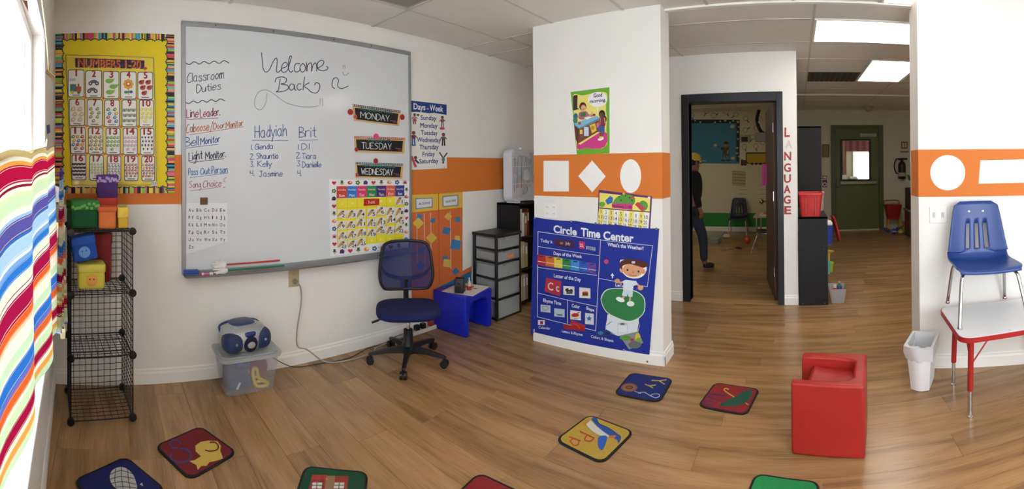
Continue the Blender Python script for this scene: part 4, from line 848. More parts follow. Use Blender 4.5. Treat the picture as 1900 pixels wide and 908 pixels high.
# ---- office chair
ch = thing('office_chair', 'navy blue armless office chair on a black five-star base', 'office chair', (2.085, 2.56, 0), math.radians(-36))
BKP = M('#141416', .45, var=.08); NV = M('#10184c', .9, var=.12, vscale=60, bump=.3, bscale=500)
for k in range(5):
    a = math.radians(8+36+72*k); d = V((math.cos(a), math.sin(a), 0)); q = V((-d.y, d.x, 0))
    b = MB(); pts = []
    for (r, zt_, zb_, w_) in ((.03, .125, .07, .024), (.15, .112, .078, .02), (.285, .088, .066, .015), (.30, .08, .066, .012)):
        pts.append(b.pv(*[d*r+q*w_+V((0, 0, zb_)), d*r-q*w_+V((0, 0, zb_)), d*r-q*w_*.8+V((0, 0, zt_)), d*r+q*w_*.8+V((0, 0, zt_))]))
    for A_, B_ in zip(pts, pts[1:]):
        for i in range(4): b.face(A_[i], A_[(i+1) % 4], B_[(i+1) % 4], B_[i])
    b.face(*pts[0]); b.face(*pts[-1]); lg = b.build('leg', BKP, ch, bevel=.004)
    b = MB(); c = d*.288
    for s in (-1, 1): b.tube([c+q*s*.006+V((0, 0, .028)), c+q*s*.024+V((0, 0, .028))], .028, 14)
    b.tube([c+V((0, 0, .03)), c+V((0, 0, .075))], .008, 8); b.build('caster', BKP, lg, smooth=True)
MB().lathe([(.02, .06), (.045, .065), (.045, .13), (.036, .15), (.034, .24), (.02, .245)], n=20).build('hub', BKP, ch, smooth=True)
MB().cyl((0, 0, .24), (0, 0, .34), .015, 14).build('gas_column', CHROME, ch, smooth=True)
b = MB(); b.bx(-.09, .09, -.08, .12, .325, .348); b.build('seat_plate', BKP, ch, bevel=.006)
b = MB(); superell(b, (0, 0, .385), .24, .225, .042, .7, .55, 36, 12); b.build('seat', NV, ch, smooth=60)
lv = MB(); lv.tube([(-.05, -.02, .335), (-.2, -.04, .33), (-.24, -.05, .322)], .005, 8); lv.tube([(-.22, -.045, .325), (-.27, -.06, .312)], .009, 8); lv.build('height_lever', BKP, ch, smooth=True)
MB().tube(catmull([(0, .12, .335), (0, .25, .34), (0, .275, .42), (0, .27, .55)], 5), .022, 8).build('back_post', BKP, ch, smooth=True)
def bk(x, z): return V((x, .262-.10*(x/.22)**2*.5+.05*(z-.47), z))
loop = [(-.13, .472), (.13, .472), (.19, .50), (.212, .58), (.205, .70), (.19, .79), (.15, .842), (0, .856), (-.15, .842), (-.19, .79), (-.205, .70), (-.212, .58), (-.19, .50)]
lp_ = catmull([(x, 0, z) for x, z in loop], 4, True)
MB().tube([bk(p.x, p.z) for p in lp_], .012, 8, True).build('back_frame', BKP, ch, smooth=True)
b = MB(); N_ = 12
def lim(z):
    zs = sorted([(abs(p.z-z), abs(p.x)) for p in lp_])[:3]; return max(q[1] for q in zs)
b.grid(lambda u, v_: bk((u*2-1)*lim(.478+.372*v_), .478+.372*v_), 16, 20); b.build('mesh_back', M('#16215e', .7, var=.05, alpha=.82), ch, smooth=60)
b = MB(); arc = catmull([(-.2, 0, .66), (-.16, 0, .60), (-.08, 0, .565), (0, 0, .555), (.08, 0, .565), (.16, 0, .60), (.2, 0, .66)], 5)
for A_, B_ in zip(arc, arc[1:]): b.ngon([bk(A_.x, A_.z-.016)-V((0, .004, 0)), bk(B_.x, B_.z-.016)-V((0, .004, 0)), bk(B_.x, B_.z+.014)-V((0, .004, 0)), bk(A_.x, A_.z+.014)-V((0, .004, 0))])
b.ngon([bk(-.045, .478)-V((0, .004, 0)), bk(.045, .478)-V((0, .004, 0)), bk(.045, .56)-V((0, .004, 0)), bk(-.045, .56)-V((0, .004, 0))]); b.build('lumbar_support', M('#101a4e', .7), ch, thick=.004)
# ---- blue cube table and what is on it
ct = thing('cube_table', 'bright blue plastic cube table with arched opening beside the drawers', 'cube table', (2.71, 2.56, 0), math.radians(3)); W, D, H = .375, .385, .345
prof = [(0, 0), (0, H), (W, H), (W, 0), (W-.05, 0), (W-.055, .2), (W-.08, .265), (W-.12, .285), (.12, .285), (.08, .265), (.055, .2), (.05, 0)]
BLUE = M('#1426b4', .35, var=.05); MB().prism(prof, lambda x, z: (x, 0, z), lambda x, z: (x, D, z)).build('cube_shell', BLUE, ct, bevel=.012, seg=3)
box('inner_panel', (.05, W-.05, .17, .2, .06, .29), BLUE, ct, .006)
cz = H+.0008
t = thing('caterpillar_sheet', 'white paper with green leaf drawing on the blue cube table', 'paper', (2.91, 2.74, cz)); box('sheet', (-.18, .16, -.165, .15, 0, .0015), M('#e6e5df', .6), t, 0, Matrix.Rotation(.25, 4, 'Z'))
b = MB()
for c, pts in (('#2f7a35', [(-.08, .06), (-.02, .1), (.06, .07), (.1, .0), (.06, -.03), (.04, .02), (-.02, .03)]), ('#4a9a4a', [(-.1, .02), (-.06, .04), (-.03, .01), (-.07, -.01)]), ('#b8552f', [(.03, -.06), (.07, -.05), (.06, -.09)]), ('#c8c06a', [(-.02, -.03), (.03, -.02), (.01, -.06)])):
    b.use(INK(c)); b.ngon([(q.x, q.y, .0022) for q in catmull([(x, y, 0) for x, y in pts], 4, True)])
b.build('leaf_drawing', None, t)
t = thing('pencil_sharpener', 'black upright electric pencil sharpener on the blue cube table', 'pencil sharpener', (2.79, 2.70, cz+.0005), .5); prof = [(-.045, 0), (.045, 0), (.038, .1), (.015, .135), (-.02, .13), (-.04, .07)]
MB().prism(prof, lambda x, z: (x, -.04, z), lambda x, z: (x, .04, z)).build('body', M('#17171a', .3), t, bevel=.008, seg=3); box('front_panel', (-.05, -.036, -.025, .025, .012, .06), M('#2c2c30', .2), t, .002); MB().lathe([(.012, 0), (.01, .004)], (-.043, 0, .085), 12, ax=0).build('pencil_hole', M('#050505', .6), t)
t = thing('glue_bottle', 'small clear bottle with red base beside the pencil sharpener', 'bottle', (2.90, 2.69, cz+.0025)); MB().lathe([(.022, 0), (.022, .03), (.018, .034)], n=14).build('base', M('#b3322c', .4), t, smooth=True); MB().lathe([(.016, .034), (.017, .06), (.012, .075), (.006, .082), (.005, .11), (0, .111)], n=12).build('bottle_body', M('#d8c9a8', .4, alpha=.8), t, smooth=True)
# ---- drawer tower
dt = thing('drawer_tower', 'black framed tower of five translucent plastic drawers', 'drawers', (3.19, 2.61, 0), math.radians(-4)); W, D = .36, .32
for x in (0, W-.025):
    for y in (0, D-.025): box('post', (x, x+.025, y, y+.025, 0, .80), BKP, dt, .004)
zz = [.0, .19, .375, .53, .65, .785]
for z in zz[:-1]: box('divider', (.004, W-.004, .004, D-.004, z+.004, z+.018), BKP, dt, .002)
box('top_panel', (-.006, W+.006, -.006, D+.006, .785, .812), BKP, dt, .006)
DRW = M('#b9bfc2', .35, var=.03, alpha=.4)
for a_, b_ in zip(zz, zz[1:]):
    dr = MB(); z0, z1 = a_+.02, b_-.008; x0, x1, y0, y1 = .027, W-.027, .004, D-.004
    dr.bx(x0, x1, y0, y0+.004, z0, z1); dr.bx(x0, x0+.004, y0, y1, z0, z1-.012); dr.bx(x1-.004, x1, y0, y1, z0, z1-.012); dr.bx(x0, x1, y0, y1, z0, z0+.004)
    o = dr.build('drawer', DRW, dt); box('drawer_lip', (x0+.08, x1-.08, y0-.012, y0, z1-.014, z1-.006), DRW, o)
    pz = z0+.005; hgt = (z1-z0)*random.uniform(.25, .5); box('paper_stack', (x0+.03, x1-.05, y0+.03, y1-.04, pz, pz+hgt*.5), M('#d9d8d0', .7), o, 0); 
    box('folder', (x0+.06, x1-.02, y0+.05, y1-.06, pz+hgt*.5+.001, pz+hgt*.8), M(random.choice(['#b8b48a', '#c9c4b8', '#a9b0a0']), .7), o)
box('name_tag', (.16, .26, .0025, .0035, .565, .60), M('#d98a4a', .6), dt)
# ---- bookcase, binders, box fan
bc = thing('bookcase', 'low black bookcase in the alcove behind the drawer tower', 'bookcase', (3.63, 2.665, 0)); W, D, H = .88, .295, 1.07
box('side_panel', (0, .02, 0, D, 0, H), BLACKP, bc, .002); box('side_panel', (W-.02, W, 0, D, 0, H), BLACKP, bc, .002); box('top', (0, W, 0, D, H-.02, H), BLACKP, bc, .002); box('back_panel', (.02, W-.02, D-.008, D, 0, H-.02), BLACKP, bc)
for z in (.03, .37, .70): box('shelf', (.02, W-.02, .005, D-.008, z, z+.02), BLACKP, bc, .002)
ri = random.Random(2)
names = iter(['second', 'third', 'fourth', 'fifth', 'sixth'])
for z, lst, lv_ in ((.7205, [('#e4e4e2', .03, 'tall white'), ('#d4d6da', .02, 'pale grey'), ('#ececec', .035, 'thick white'), ('#8a7440', .04, 'mustard brown'), ('#7a2a20', .03, 'dark red')], 'top'), (.3905, [('#c8c08a', .05, 'cream'), ('#bdb8a0', .04, 'beige'), ('#a89868', .05, 'tan')], 'middle'), (.0505, [('#cfc8a4', .05, 'pale yellow'), ('#b4ae9a', .05, 'stone grey'), ('#9a8a5a', .04, 'olive brown')], 'bottom')):
    x = .03
    for c, w_, nm in lst:
        h_ = ri.uniform(.24, .29); t = thing('ring_binder', '%s binder upright on the %s shelf of the black bookcase' % (nm, lv_), 'binder', (3.63+x, 2.69, z), 0, 'binders in the bookcase')
        box('cover', (0, w_, 0, .22, 0, h_), M(c, .5), t, .003); box('pages', (.004, w_-.004, -.001+.005, .221, .004, h_+.001-.006), M('#dedbd0', .8), t); box('spine_label', (w_*.2, w_*.8, -.001, 0, h_*.55, h_*.85), M('#e8e6de', .6), t)
        x += w_+.006
fan = thing('box_fan', 'white box fan standing on the black bookcase', 'fan', (3.84, 2.775, 1.0705)); GREYP = M('#dde2ea', .4, var=.03)
b = MB(); ou = rrect(-.255, .02, .255, .56, .06, 5); inn = rrect(-.235, .04, .235, .54, .05, 5); k_ = len(ou)
A_ = b.pv(*[(x, -.055, z) for x, z in ou]); B_ = b.pv(*[(x, .055, z) for x, z in ou]); C_ = b.pv(*[(x, -.055, z) for x, z in inn]); D_ = b.pv(*[(x, .055, z) for x, z in inn])
for i in range(k_):
    j = (i+1) % k_; b.face(A_[i], A_[j], B_[j], B_[i]); b.face(C_[i], C_[j], D_[j], D_[i]); b.face(A_[i], A_[j], C_[j], C_[i]); b.face(B_[i], B_[j], D_[j], D_[i])
b.build('housing', GREYP, fan, smooth=30)
for sy, nm in ((-.057, 'front_grille'), (.057, 'rear_grille')):
    b = MB()
    for i in range(19): x = -.225+i*.025; b.tube([(x, sy, .045), (x, sy, .535)], .0028, 5)
    for z in (.045, .2, .38, .535): b.tube([(-.235, sy, z), (.235, sy, z)], .003, 5)
    g_ = b.build(nm, M('#f0f2f4', .4), fan); MB().lathe([(.06, 0), (.055, .006), (0, .008)], (0, sy if sy < 0 else sy+.006, .29), 20, ax=1).build('badge', M('#d9dbe0', .3), g_, smooth=True)
for k in range(5):
    a = k*2*math.pi/5; b = MB(); b.grid(lambda u, v_: ((.05+.165*u)*math.cos(a+(v_-.5)*.9), -.025+.05*v_, .29+(.05+.165*u)*math.sin(a+(v_-.5)*.9)), 4, 4); b.build('fan_blade', M('#aab6c4', .4), fan, smooth=True, thick=.003)
MB().lathe([(.05, -.03), (.05, .03)], (0, 0, .29), 18, ax=1).build('motor_hub', M('#b4bcc6', .4), fan, smooth=True)
for x in (-.16, .16): box('foot', (x-.03, x+.03, -.07, .07, 0, .022), GREYP, fan, .005)
b = MB(); b.cyl((-.02, 0, .56), (-.02, 0, .585), .018); b.build('speed_knob', M('#e4e4e4', .4), fan, smooth=True); box('carry_handle', (.03, .13, -.015, .015, .56, .575), M('#e4e4e4', .4), fan, .004)
# ================================================================== CENTRE WALL
t, f = poster('greeting_poster', 'green bordered good morning classroom poster on the centre wall', 'poster', PB.off(.003), [(1059, 171), (1130.5, 162), (1131, 284.5), (1070.5, 287.5)], M('#6fae35', .3, var=.05, coat=.4), .0015)
f.T(1050, 150, 6.0556)
f.poly([(80, 180), (110, 150), (180, 165), (260, 150), (330, 130), (400, 125), (452, 135), (468, 180), (455, 250), (450, 330), (462, 420), (455, 560), (468, 680), (440, 740), (380, 765), (300, 765), (240, 750), (150, 775), (122, 760), (112, 640), (95, 480), (85, 330)], '#e9dc7a', 1, smooth=True)
f.poly([(122, 690), (160, 720), (380, 580), (440, 575), (465, 600), (468, 680), (440, 740), (380, 765), (300, 765), (240, 750), (150, 775), (122, 760)], '#cf3a86', 2)
f.poly([(80, 185), (90, 165), (132, 160), (130, 300), (145, 320), (85, 335)], '#3a2420', 2)
f.poly([(88, 480), (345, 395), (385, 415), (150, 530)], '#7fb7d0', 4); f.poly([(88, 480), (150, 530), (152, 545), (92, 495)], '#4f8aa8', 4); f.poly([(150, 530), (385, 415), (388, 432), (152, 545)], '#4f8aa8', 4)
f.poly([(96, 500), (152, 545), (136, 708), (112, 660)], '#5f2f1e', 3); f.poly([(152, 545), (375, 440), (385, 560), (135, 708)], '#7a4226', 3)
f.rect(158, 550, 190, 600, '#e0c050', 5); f.rect(206, 520, 258, 620, '#c8d4e4', 5); f.poly([(266, 500), (330, 476), (350, 560), (296, 590)], '#d8b84a', 5); f.ell(302, 530, 22, 22, '#b08a2a', 6); f.poly([(345, 480), (372, 462), (376, 520), (350, 530)], '#d8709a', 4); f.rect(166, 612, 194, 634, '#6a5a9a', 5)
f.ell(112, 400, 24, 36, '#2f5f8a', 4); f.ell(108, 445, 26, 34, '#4a7a5a', 4); f.rect(142, 462, 170, 492, '#b8323a', 5)
f.poly([(150, 360), (185, 345), (232, 345), (262, 380), (300, 385), (300, 402), (240, 405), (200, 435), (150, 430), (142, 400)], '#b4687a', 3, smooth=True); f.poly([(168, 365), (222, 350), (228, 390), (200, 402), (165, 400)], '#3a7a3a', 4)
f.ell(192, 290, 40, 48, '#5a2f1e', 3); f.ell(198, 305, 28, 34, '#e0a07a', 4); f.line([(180, 300), (220, 296)], 4, '#d8dce4', 5); f.line([(190, 322), (206, 322)], 4, '#a83a3a', 5)
f.poly([(205, 415), (260, 400), (296, 408), (242, 438)], '#eae8e0', 5); f.line([(284, 395), (300, 352)], 5, '#8a8a4a', 6); f.ell(276, 384, 14, 11, '#e0a07a', 6); f.ell(318, 384, 18, 14, '#a83a30', 4)
f.ell(358, 210, 108, 82, '#eeeaf2', 3, 28); f.poly([(330, 275), (352, 285), (356, 372), (364, 372), (362, 280), (392, 268)], '#eeeaf2', 3)
f.text('Good', 312, 190, 408, 178, 44, '#2a2024', 4, .025); f.text('morning.', 268, 250, 452, 232, 36, '#2a2024', 4, .025)
f.ell(408, 376, 36, 46, '#241a1a', 4); f.ell(438, 430, 22, 38, '#1f2a4a', 4); f.ell(404, 392, 26, 34, '#6a4030', 5)
f.poly([(380, 420), (450, 412), (452, 480), (440, 510), (372, 510), (368, 460)], '#8a1f4a', 5); f.line([(390, 425), (384, 500)], 7, '#e0b84a', 6); f.line([(436, 418), (444, 480)], 8, '#e0c060', 6); f.poly([(368, 508), (438, 508), (436, 580), (362, 575)], '#3a5a9a', 5)
f.rect(384, 578, 402, 630, '#6a4030', 5); f.rect(408, 578, 424, 630, '#6a4030', 5); f.rect(380, 625, 426, 645, '#e8d84a', 6); f.ell(384, 660, 24, 14, '#f2eef4', 6); f.ell(412, 652, 14, 12, '#f2eef4', 6); f.line([(418, 440), (400, 470)], 14, '#6a4030', 6)
f.build('printed_scene', t)
t, f = poster('hundred_chart', 'purple bordered numbers chart with green dinosaur above the banner', 'chart', PB.off(.003), [(1111, 352.5), (1210, 364.5), (1206, 430), (1108.5, 418)], M('#5f2a72', .45, var=.03), .0015)
f.T(980, 140, 3.1321)
f.poly([(415, 682), (710, 714), (706, 792), (413, 768)], '#ece06a', 1)
f.poly([(495, 735), (520, 705), (570, 692), (612, 702), (622, 730), (605, 755), (540, 760), (496, 758)], '#5a9a3a', 2, smooth=True)
for x, y in ((530, 706), (566, 700), (590, 712), (540, 726), (604, 726)): f.ell(x, y, 4, 4, '#22303a', 3)
f.ell(430, 750, 18, 16, '#6aa83a', 2); f.poly([(448, 728), (478, 700), (494, 712), (490, 740), (462, 752)], '#2f6fb8', 3); f.ell(668, 758, 28, 30, '#5a9a3a', 2); f.poly([(620, 750), (640, 735), (676, 770), (690, 768), (660, 790)], '#c83a5a', 3); f.ell(556, 688, 8, 6, '#e8b03a', 4); f.ell(608, 708, 9, 8, '#c8503a', 4)
f.poly([(486, 744), (608, 746), (606, 782), (488, 770)], '#cf3f86', 3); f.text('Numbers 1-100', 492, 766, 602, 774, 15, '#3a1830', 4, .015); f.ell(703, 712, 9, 8, '#e8e4ea', 3)
f.poly([(412, 774), (706, 798), (698, 905), (402, 870)], '#f3f1ea', 1)
for j in range(5):
    x0 = 412+j*58.5; f.poly([(x0, 774+j*4.8), (x0+29, 776.4+j*4.8), (x0+21, 873+j*7), (x0-9, 870+j*7)], '#efe372', 2)
for r in range(4):
    for c in range(10):
        n = r*10+c+1; x = 424+c*29-r*3.5; y = 801+c*3.7+r*31; w_ = 4 if n == 1 else 9 if n < 10 else 20
        f.text(str(n), x-w_/2, y, x+w_/2, y+.6, 21, '#3a3a78', 3, .005)
    f.line([(411-r*3, 806+r*31), (705-r*2, 838+r*31)], 1.2, '#c8b8a0', 3)
f.build('printed_numbers', t)
# ---- blue circle time banner
BAN = M('#1a2f96', .6, var=.08, vscale=5)
C4 = [(990.5, 403), (1223, 424.5), (1203.5, 677), (984.5, 621)]
PBb = PB.off(.012)
o = sum((PBb.at(*c) for c in C4), V((0, 0, 0)))/4; o.z = .0
bt = thing('pocket_banner', 'blue circle time center pocket banner pinned on the centre wall', 'banner', o)
b = MB(); nb = 24
def bz(u, v_):
    a_ = (C4[0][0]+(C4[1][0]-C4[0][0])*u, C4[0][1]+(C4[1][1]-C4[0][1])*u+2*abs(math.sin(u*math.pi*3))); c_ = (C4[3][0]+(C4[2][0]-C4[3][0])*u, C4[3][1]+(C4[2][1]-C4[3][1])*u-(5*math.sin(u*math.pi) if u < .5 else 5*math.sin(u*math.pi)))
    p = PBb.at(a_[0]+(c_[0]-a_[0])*v_, a_[1]+(c_[1]-a_[1])*v_); p.z = max(p.z, .012)
    return p-o
b.grid(bz, nb, 8); b.build('banner_cloth', BAN, bt, thick=.003)
for c in ((993, 406), (1060, 412), (1105, 416), (1132, 419), (1218, 426), (990, 618), (1201, 673)): MB().lathe([(.008, 0), (.007, .003), (.003, .004)], PBb.at(*c)-o+V((-.002, 0, .006)), 10, ax=0).build('eyelet', CHROME, bt)
f = Flat(PBb.off(.003), o); f.T(970, 380, 2.8379); WH = '#e9ecf2'
f.text('Circle', 162, 146, 284, 162, 38, WH, 1, .03); f.text('Time', 306, 164, 408, 176, 42, WH, 1, .03); f.text('Center', 424, 182, 584, 198, 42, WH, 1, .03)
def wl_(*pts, w=2.4): f.line(pts, w, WH, 1)
wl_((80, 142), (684, 216)); wl_((80, 142), (76, 590)); wl_((684, 216), (656, 432)); wl_((410, 184), (384, 664)); wl_((80, 220), (400, 268)); wl_((80, 330), (390, 372)); wl_((398, 388), (656, 432)); wl_((78, 465), (388, 536)); wl_((236, 500), (236, 626)); wl_((76, 590), (384, 664))
f.text('Today is', 94, 196, 156, 204, 16, WH, 1, .02); f.text("What's the Weather?", 446, 218, 636, 240, 19, WH, 1, .02); f.text('Days of the Week', 162, 264, 312, 282, 17, WH, 1, .02); f.text('Letter of the Day', 164, 382, 306, 404, 18, WH, 1, .02)
f.text('Rhyme Time', 108, 512, 202, 530, 18, WH, 1, .02); f.text('Color', 258, 540, 300, 548, 18, WH, 1, .02); f.text('Shape', 334, 552, 376, 564, 16, WH, 1, .02); f.text("Let's", 488, 430, 528, 436, 16, WH, 1, .02)
f.text('Calendar', 84, 652, 146, 658, 13, WH, 3, .01); f.text('Letters & Rhymes', 206, 672, 316, 692, 14, WH, 3, .01); f.text('Colors & Shapes', 360, 700, 478, 724, 14, WH, 3, .01); f.text('Opposites', 528, 772, 584, 784, 12, WH, 3, .01)
f.ell(440, 300, 12, 12, '#cf4a78', 1); f.poly([(472, 360), (482, 376), (475, 376), (475, 388), (469, 388), (469, 376), (462, 374)], WH, 1)
f.line([(446, 600), (438, 640), (436, 664), (500, 690), (600, 694), (614, 640), (608, 606)], 2.4, WH, 2); f.poly([(446, 578), (438, 656), (500, 690), (600, 694), (612, 600)], '#dfe4ea', 1)
f.poly([(412, 510), (416, 476), (440, 448), (480, 440), (540, 442), (600, 456), (636, 484), (646, 520), (640, 566), (610, 600), (560, 618), (500, 600), (440, 566)], '#dfe8e0', 2, smooth=True); f.poly([(416, 510), (420, 480), (442, 452), (480, 444), (540, 446), (598, 460), (632, 486), (641, 520), (636, 564), (608, 596), (560, 612), (502, 596), (443, 563)], '#2f7f4a', 3, smooth=True)
f.rect(500, 626, 552, 674, '#c8ccd4', 3); f.rect(503, 632, 549, 672, '#e4e8ec', 4); f.ell(526, 628, 26, 9, '#c0c6cc', 4); f.ell(526, 628, 12, 4, '#4a5060', 5); f.line([(442, 634), (468, 616)], 4, '#5aa8a0', 3)
f.build('printed_layout', bt)
# pocket cards: things that rest in the pockets
def bcard(name, label, cn, col, draw=None, off=.006):
    t, f = poster(name, label, 'card', PBb.off(off), [(970+c[0]/2.8379, 380+c[1]/2.8379) for c in cn], M(col, .45, var=.03), .001, group='cards in the blue pocket banner'); f.T(970, 380, 2.8379)
    if draw: draw(f); f.build('printed_picture', t)
def dq(x0, y0, x1, y1, s=.14): return [(x0, y0), (x1, y0+(x1-x0)*s), (x1, y1+(x1-x0)*s), (x0, y1)]
bcard('month_card', 'dark purple month card reading July on the blue banner', dq(168, 178, 270, 216), '#4a1f44', lambda f: (f.text('July', 224, 210, 250, 213, 16, '#e0c8d0', 1, .01), f.rect(196, 198, 212, 208, '#a8903a', 1)))
bcard('date_card', 'pink date card reading twenty-five on the blue banner', dq(296, 192, 326, 230), '#c8365a', lambda f: f.text('25,', 300, 220, 322, 224, 16, '#f0dce0', 1, .01))
bcard('year_card', 'pale year card reading 2017 on the blue banner', dq(334, 218, 382, 236), '#aab4d0', lambda f: f.text('2017', 338, 236, 378, 241, 15, '#22264a', 1, .015))
for i, (c, nm) in enumerate((('#b32a34', 'red'), ('#cf6f3a', 'orange'), ('#e0cf4a', 'yellow'), ('#2f8a4a', 'green'), ('#3f8fd8', 'light blue'), ('#2f5fc0', 'blue'), ('#6a4aa0', 'violet'))):
    x0 = 76+i*44.4; y = 262+i*7
    def dr_(f, x0=x0, y=y): f.line([(x0+4, y+36), (x0+42, y+42)], 3, '#e4e4ea', 1); f.rect(x0+12, y+8, x0+34, y+13, '#3a2a3a', 1)
    bcard('weekday_card', '%s weekday card in the row under Days of the Week' % nm, dq(x0, y, x0+43.8, y+54, .15), c, dr_)
bcard('letter_card', 'large red letter card showing C on the blue banner', [(124, 384), (204, 404), (196, 482), (114, 456)], '#b83248', lambda f: f.text('C c', 132, 448, 192, 458, 40, '#e0d2c8', 1, .02))
bcard('cow_card', 'cow picture card in the letter row of the banner', dq(214, 428, 272, 474, .06), '#e6e6e2', lambda f: (f.ell(236, 450, 12, 10, '#2a2a2c', 1), f.ell(254, 454, 10, 10, '#3a3a3c', 1), f.rect(230, 460, 262, 470, '#4a4a4a', 1), f.ell(246, 444, 6, 5, '#e8e8e8', 2)))
bcard('cake_card', 'cake picture card in the letter row of the banner', dq(298, 436, 356, 490, .08), '#e6e2da', lambda f: (f.rect(314, 462, 344, 478, '#5a2f22', 1), f.ell(329, 462, 15, 5, '#c8503a', 2), f.rect(312, 478, 346, 482, '#7a9a4a', 1)))
bcard('rhyme_card', 'left grey rhyme card with an outline drawing', dq(94, 526, 146, 564, .1), '#c3ccd6', lambda f: f.line([(108, 552), (104, 540), (122, 536), (134, 546), (126, 556), (112, 554)], 2, '#4a4a52', 1, smooth=True, closed=True))
bcard('rhyme_card', 'right grey rhyme card showing a boat', dq(166, 546, 220, 588, .1), '#b8c8d4', lambda f: f.poly([(176, 576), (212, 578), (206, 586), (182, 584)], '#3a6a8a', 1))
bcard('color_card', 'card with a red crayon splash under Color', dq(250, 556, 306, 604, .1), '#e4ddd8', lambda f: (f.ell(276, 582, 20, 10, '#c0322c', 1), f.line([(262, 590), (298, 566)], 5, '#b02a26', 2), f.text('red', 270, 604, 288, 606, 9, '#222222', 1)))
bcard('shape_card', 'card with a blue star under Shape', dq(328, 570, 374, 628, .12), '#d8dde4', lambda f: f.poly([(350+(17 if k % 2 == 0 else 7)*math.sin(k*math.pi/5), 600-(17 if k % 2 == 0 else 7)*math.cos(k*math.pi/5)) for k in range(10)], '#3a78c8', 1))
bcard('calendar_piece', 'small white card sticking out of the lowest left pocket', dq(80, 608, 116, 634, .0), '#e2dcda', lambda f: f.rect(92, 614, 106, 630, '#8a2a3a', 1))
bcard('apple_cutout', 'shiny red letter cutouts in the second lower pocket', [(214, 632), (252, 626), (250, 608), (330, 644), (328, 664), (216, 654)][:4]+[] if False else [(212, 632), (330, 640), (326, 668), (218, 654)], '#a8242a', lambda f: (f.poly([(250, 632), (254, 608), (330, 636), (328, 644)], '#b82a2c', 1), f.line([(270, 628), (290, 636), (300, 652)], 4, '#c85a50', 2)))
bcard('shape_cutouts', 'bundle of blue laminated cutouts in the third lower pocket', [(378, 668), (440, 660), (480, 686), (400, 694)], '#24407a', lambda f: (f.ell(410, 676, 14, 10, '#3a78a8', 1), f.ell(446, 680, 12, 9, '#1a2a5a', 1)))
bcard('animal_cutouts', 'grey and green animal cutouts in the lowest right pocket', [(510, 690), (606, 668), (634, 728), (560, 764)], '#8f9496', lambda f: (f.ell(540, 702, 30, 12, '#5a9a3a', 1), f.ell(576, 712, 10, 8, '#b83a3a', 2), f.ell(606, 700, 14, 24, '#d8b83a', 1), f.ell(590, 738, 34, 20, '#6a6f72', 2), f.ell(612, 712, 16, 12, '#7aa84a', 2)))
t, f = poster('boy_cutout', 'paper boy cutout in white clothes with brown hair on the banner', 'paper doll', PBb.off(.006), [(970+c[0]/2.8379, 380+c[1]/2.8379) for c in ((530, 400), (584, 404), (580, 466), (528, 462))], M('#e4ecf2', .45), .001)
f.T(970, 380, 2.8379); SK, HR = '#dfa27a', '#5a2a1c'
f.poly([(512, 300), (530, 290), (620, 296), (652, 330), (640, 368), (606, 388), (556, 384), (520, 350)], '#eef0f2', 0, smooth=True); f.ell(582, 342, 54, 40, SK, 1); f.ell(522, 344, 12, 14, SK, 1); f.ell(634, 352, 12, 14, SK, 1)
f.poly([(510, 318), (520, 296), (560, 286), (610, 292), (658, 312), (640, 332), (600, 322), (560, 312), (528, 322), (520, 342)], HR, 2, smooth=True); f.rect(574, 298, 592, 310, '#c8c8d8', 3)
f.ell(552, 344, 5, 6, '#3a2018', 3); f.ell(610, 352, 5, 6, '#3a2018', 3); f.ell(582, 356, 6, 5, '#c98058', 3); f.line([(562, 368), (580, 374), (600, 372)], 3, '#9a4a3a', 3, smooth=True)
f.poly([(540, 396), (598, 402), (604, 420), (580, 430), (578, 452), (534, 448), (536, 420), (524, 406)], '#dfe8f0', 2); f.line([(540, 404), (512, 412), (494, 404)], 10, SK, 1); f.ell(498, 402, 14, 12, SK, 2); f.line([(598, 414), (612, 428)], 10, SK, 1); f.ell(620, 438, 15, 13, SK, 2)
f.poly([(530, 448), (580, 452), (578, 486), (556, 484), (552, 468), (548, 484), (522, 478)], '#cfe0ee', 2); f.line([(534, 480), (528, 492)], 10, SK, 1); f.line([(566, 484), (564, 506)], 10, SK, 1); f.ell(514, 500, 24, 12, '#eef0f2', 2, rot=20); f.ell(568, 522, 20, 14, '#eef0f2', 2)
f.build('painted_figure', t)
# LANGUAGE letters on the doorway wall
t = thing('language_letters', 'red vertical cut-out letters spelling language on the wall beside the door', 'lettering', PC.at(1460, 400))
for i, (ch_, x, y, h_) in enumerate((('L', 1455.5, 254, 16.5), ('A', 1457, 275, 14), ('N', 1455, 297.5, 15), ('G', 1454.5, 319, 15), ('U', 1454.5, 339, 14.5), ('A', 1454, 358.5, 14), ('G', 1454, 378, 14), ('E', 1455, 397.5, 14))):
    f = Flat(PC.off(.001), t.location); f.text(ch_, x, y, x+(10 if ch_ == 'L' else 13), y-.4, h_, '#a8392c' if i != 1 else '#d8cfca', 1, .03); f.build('letter', t)
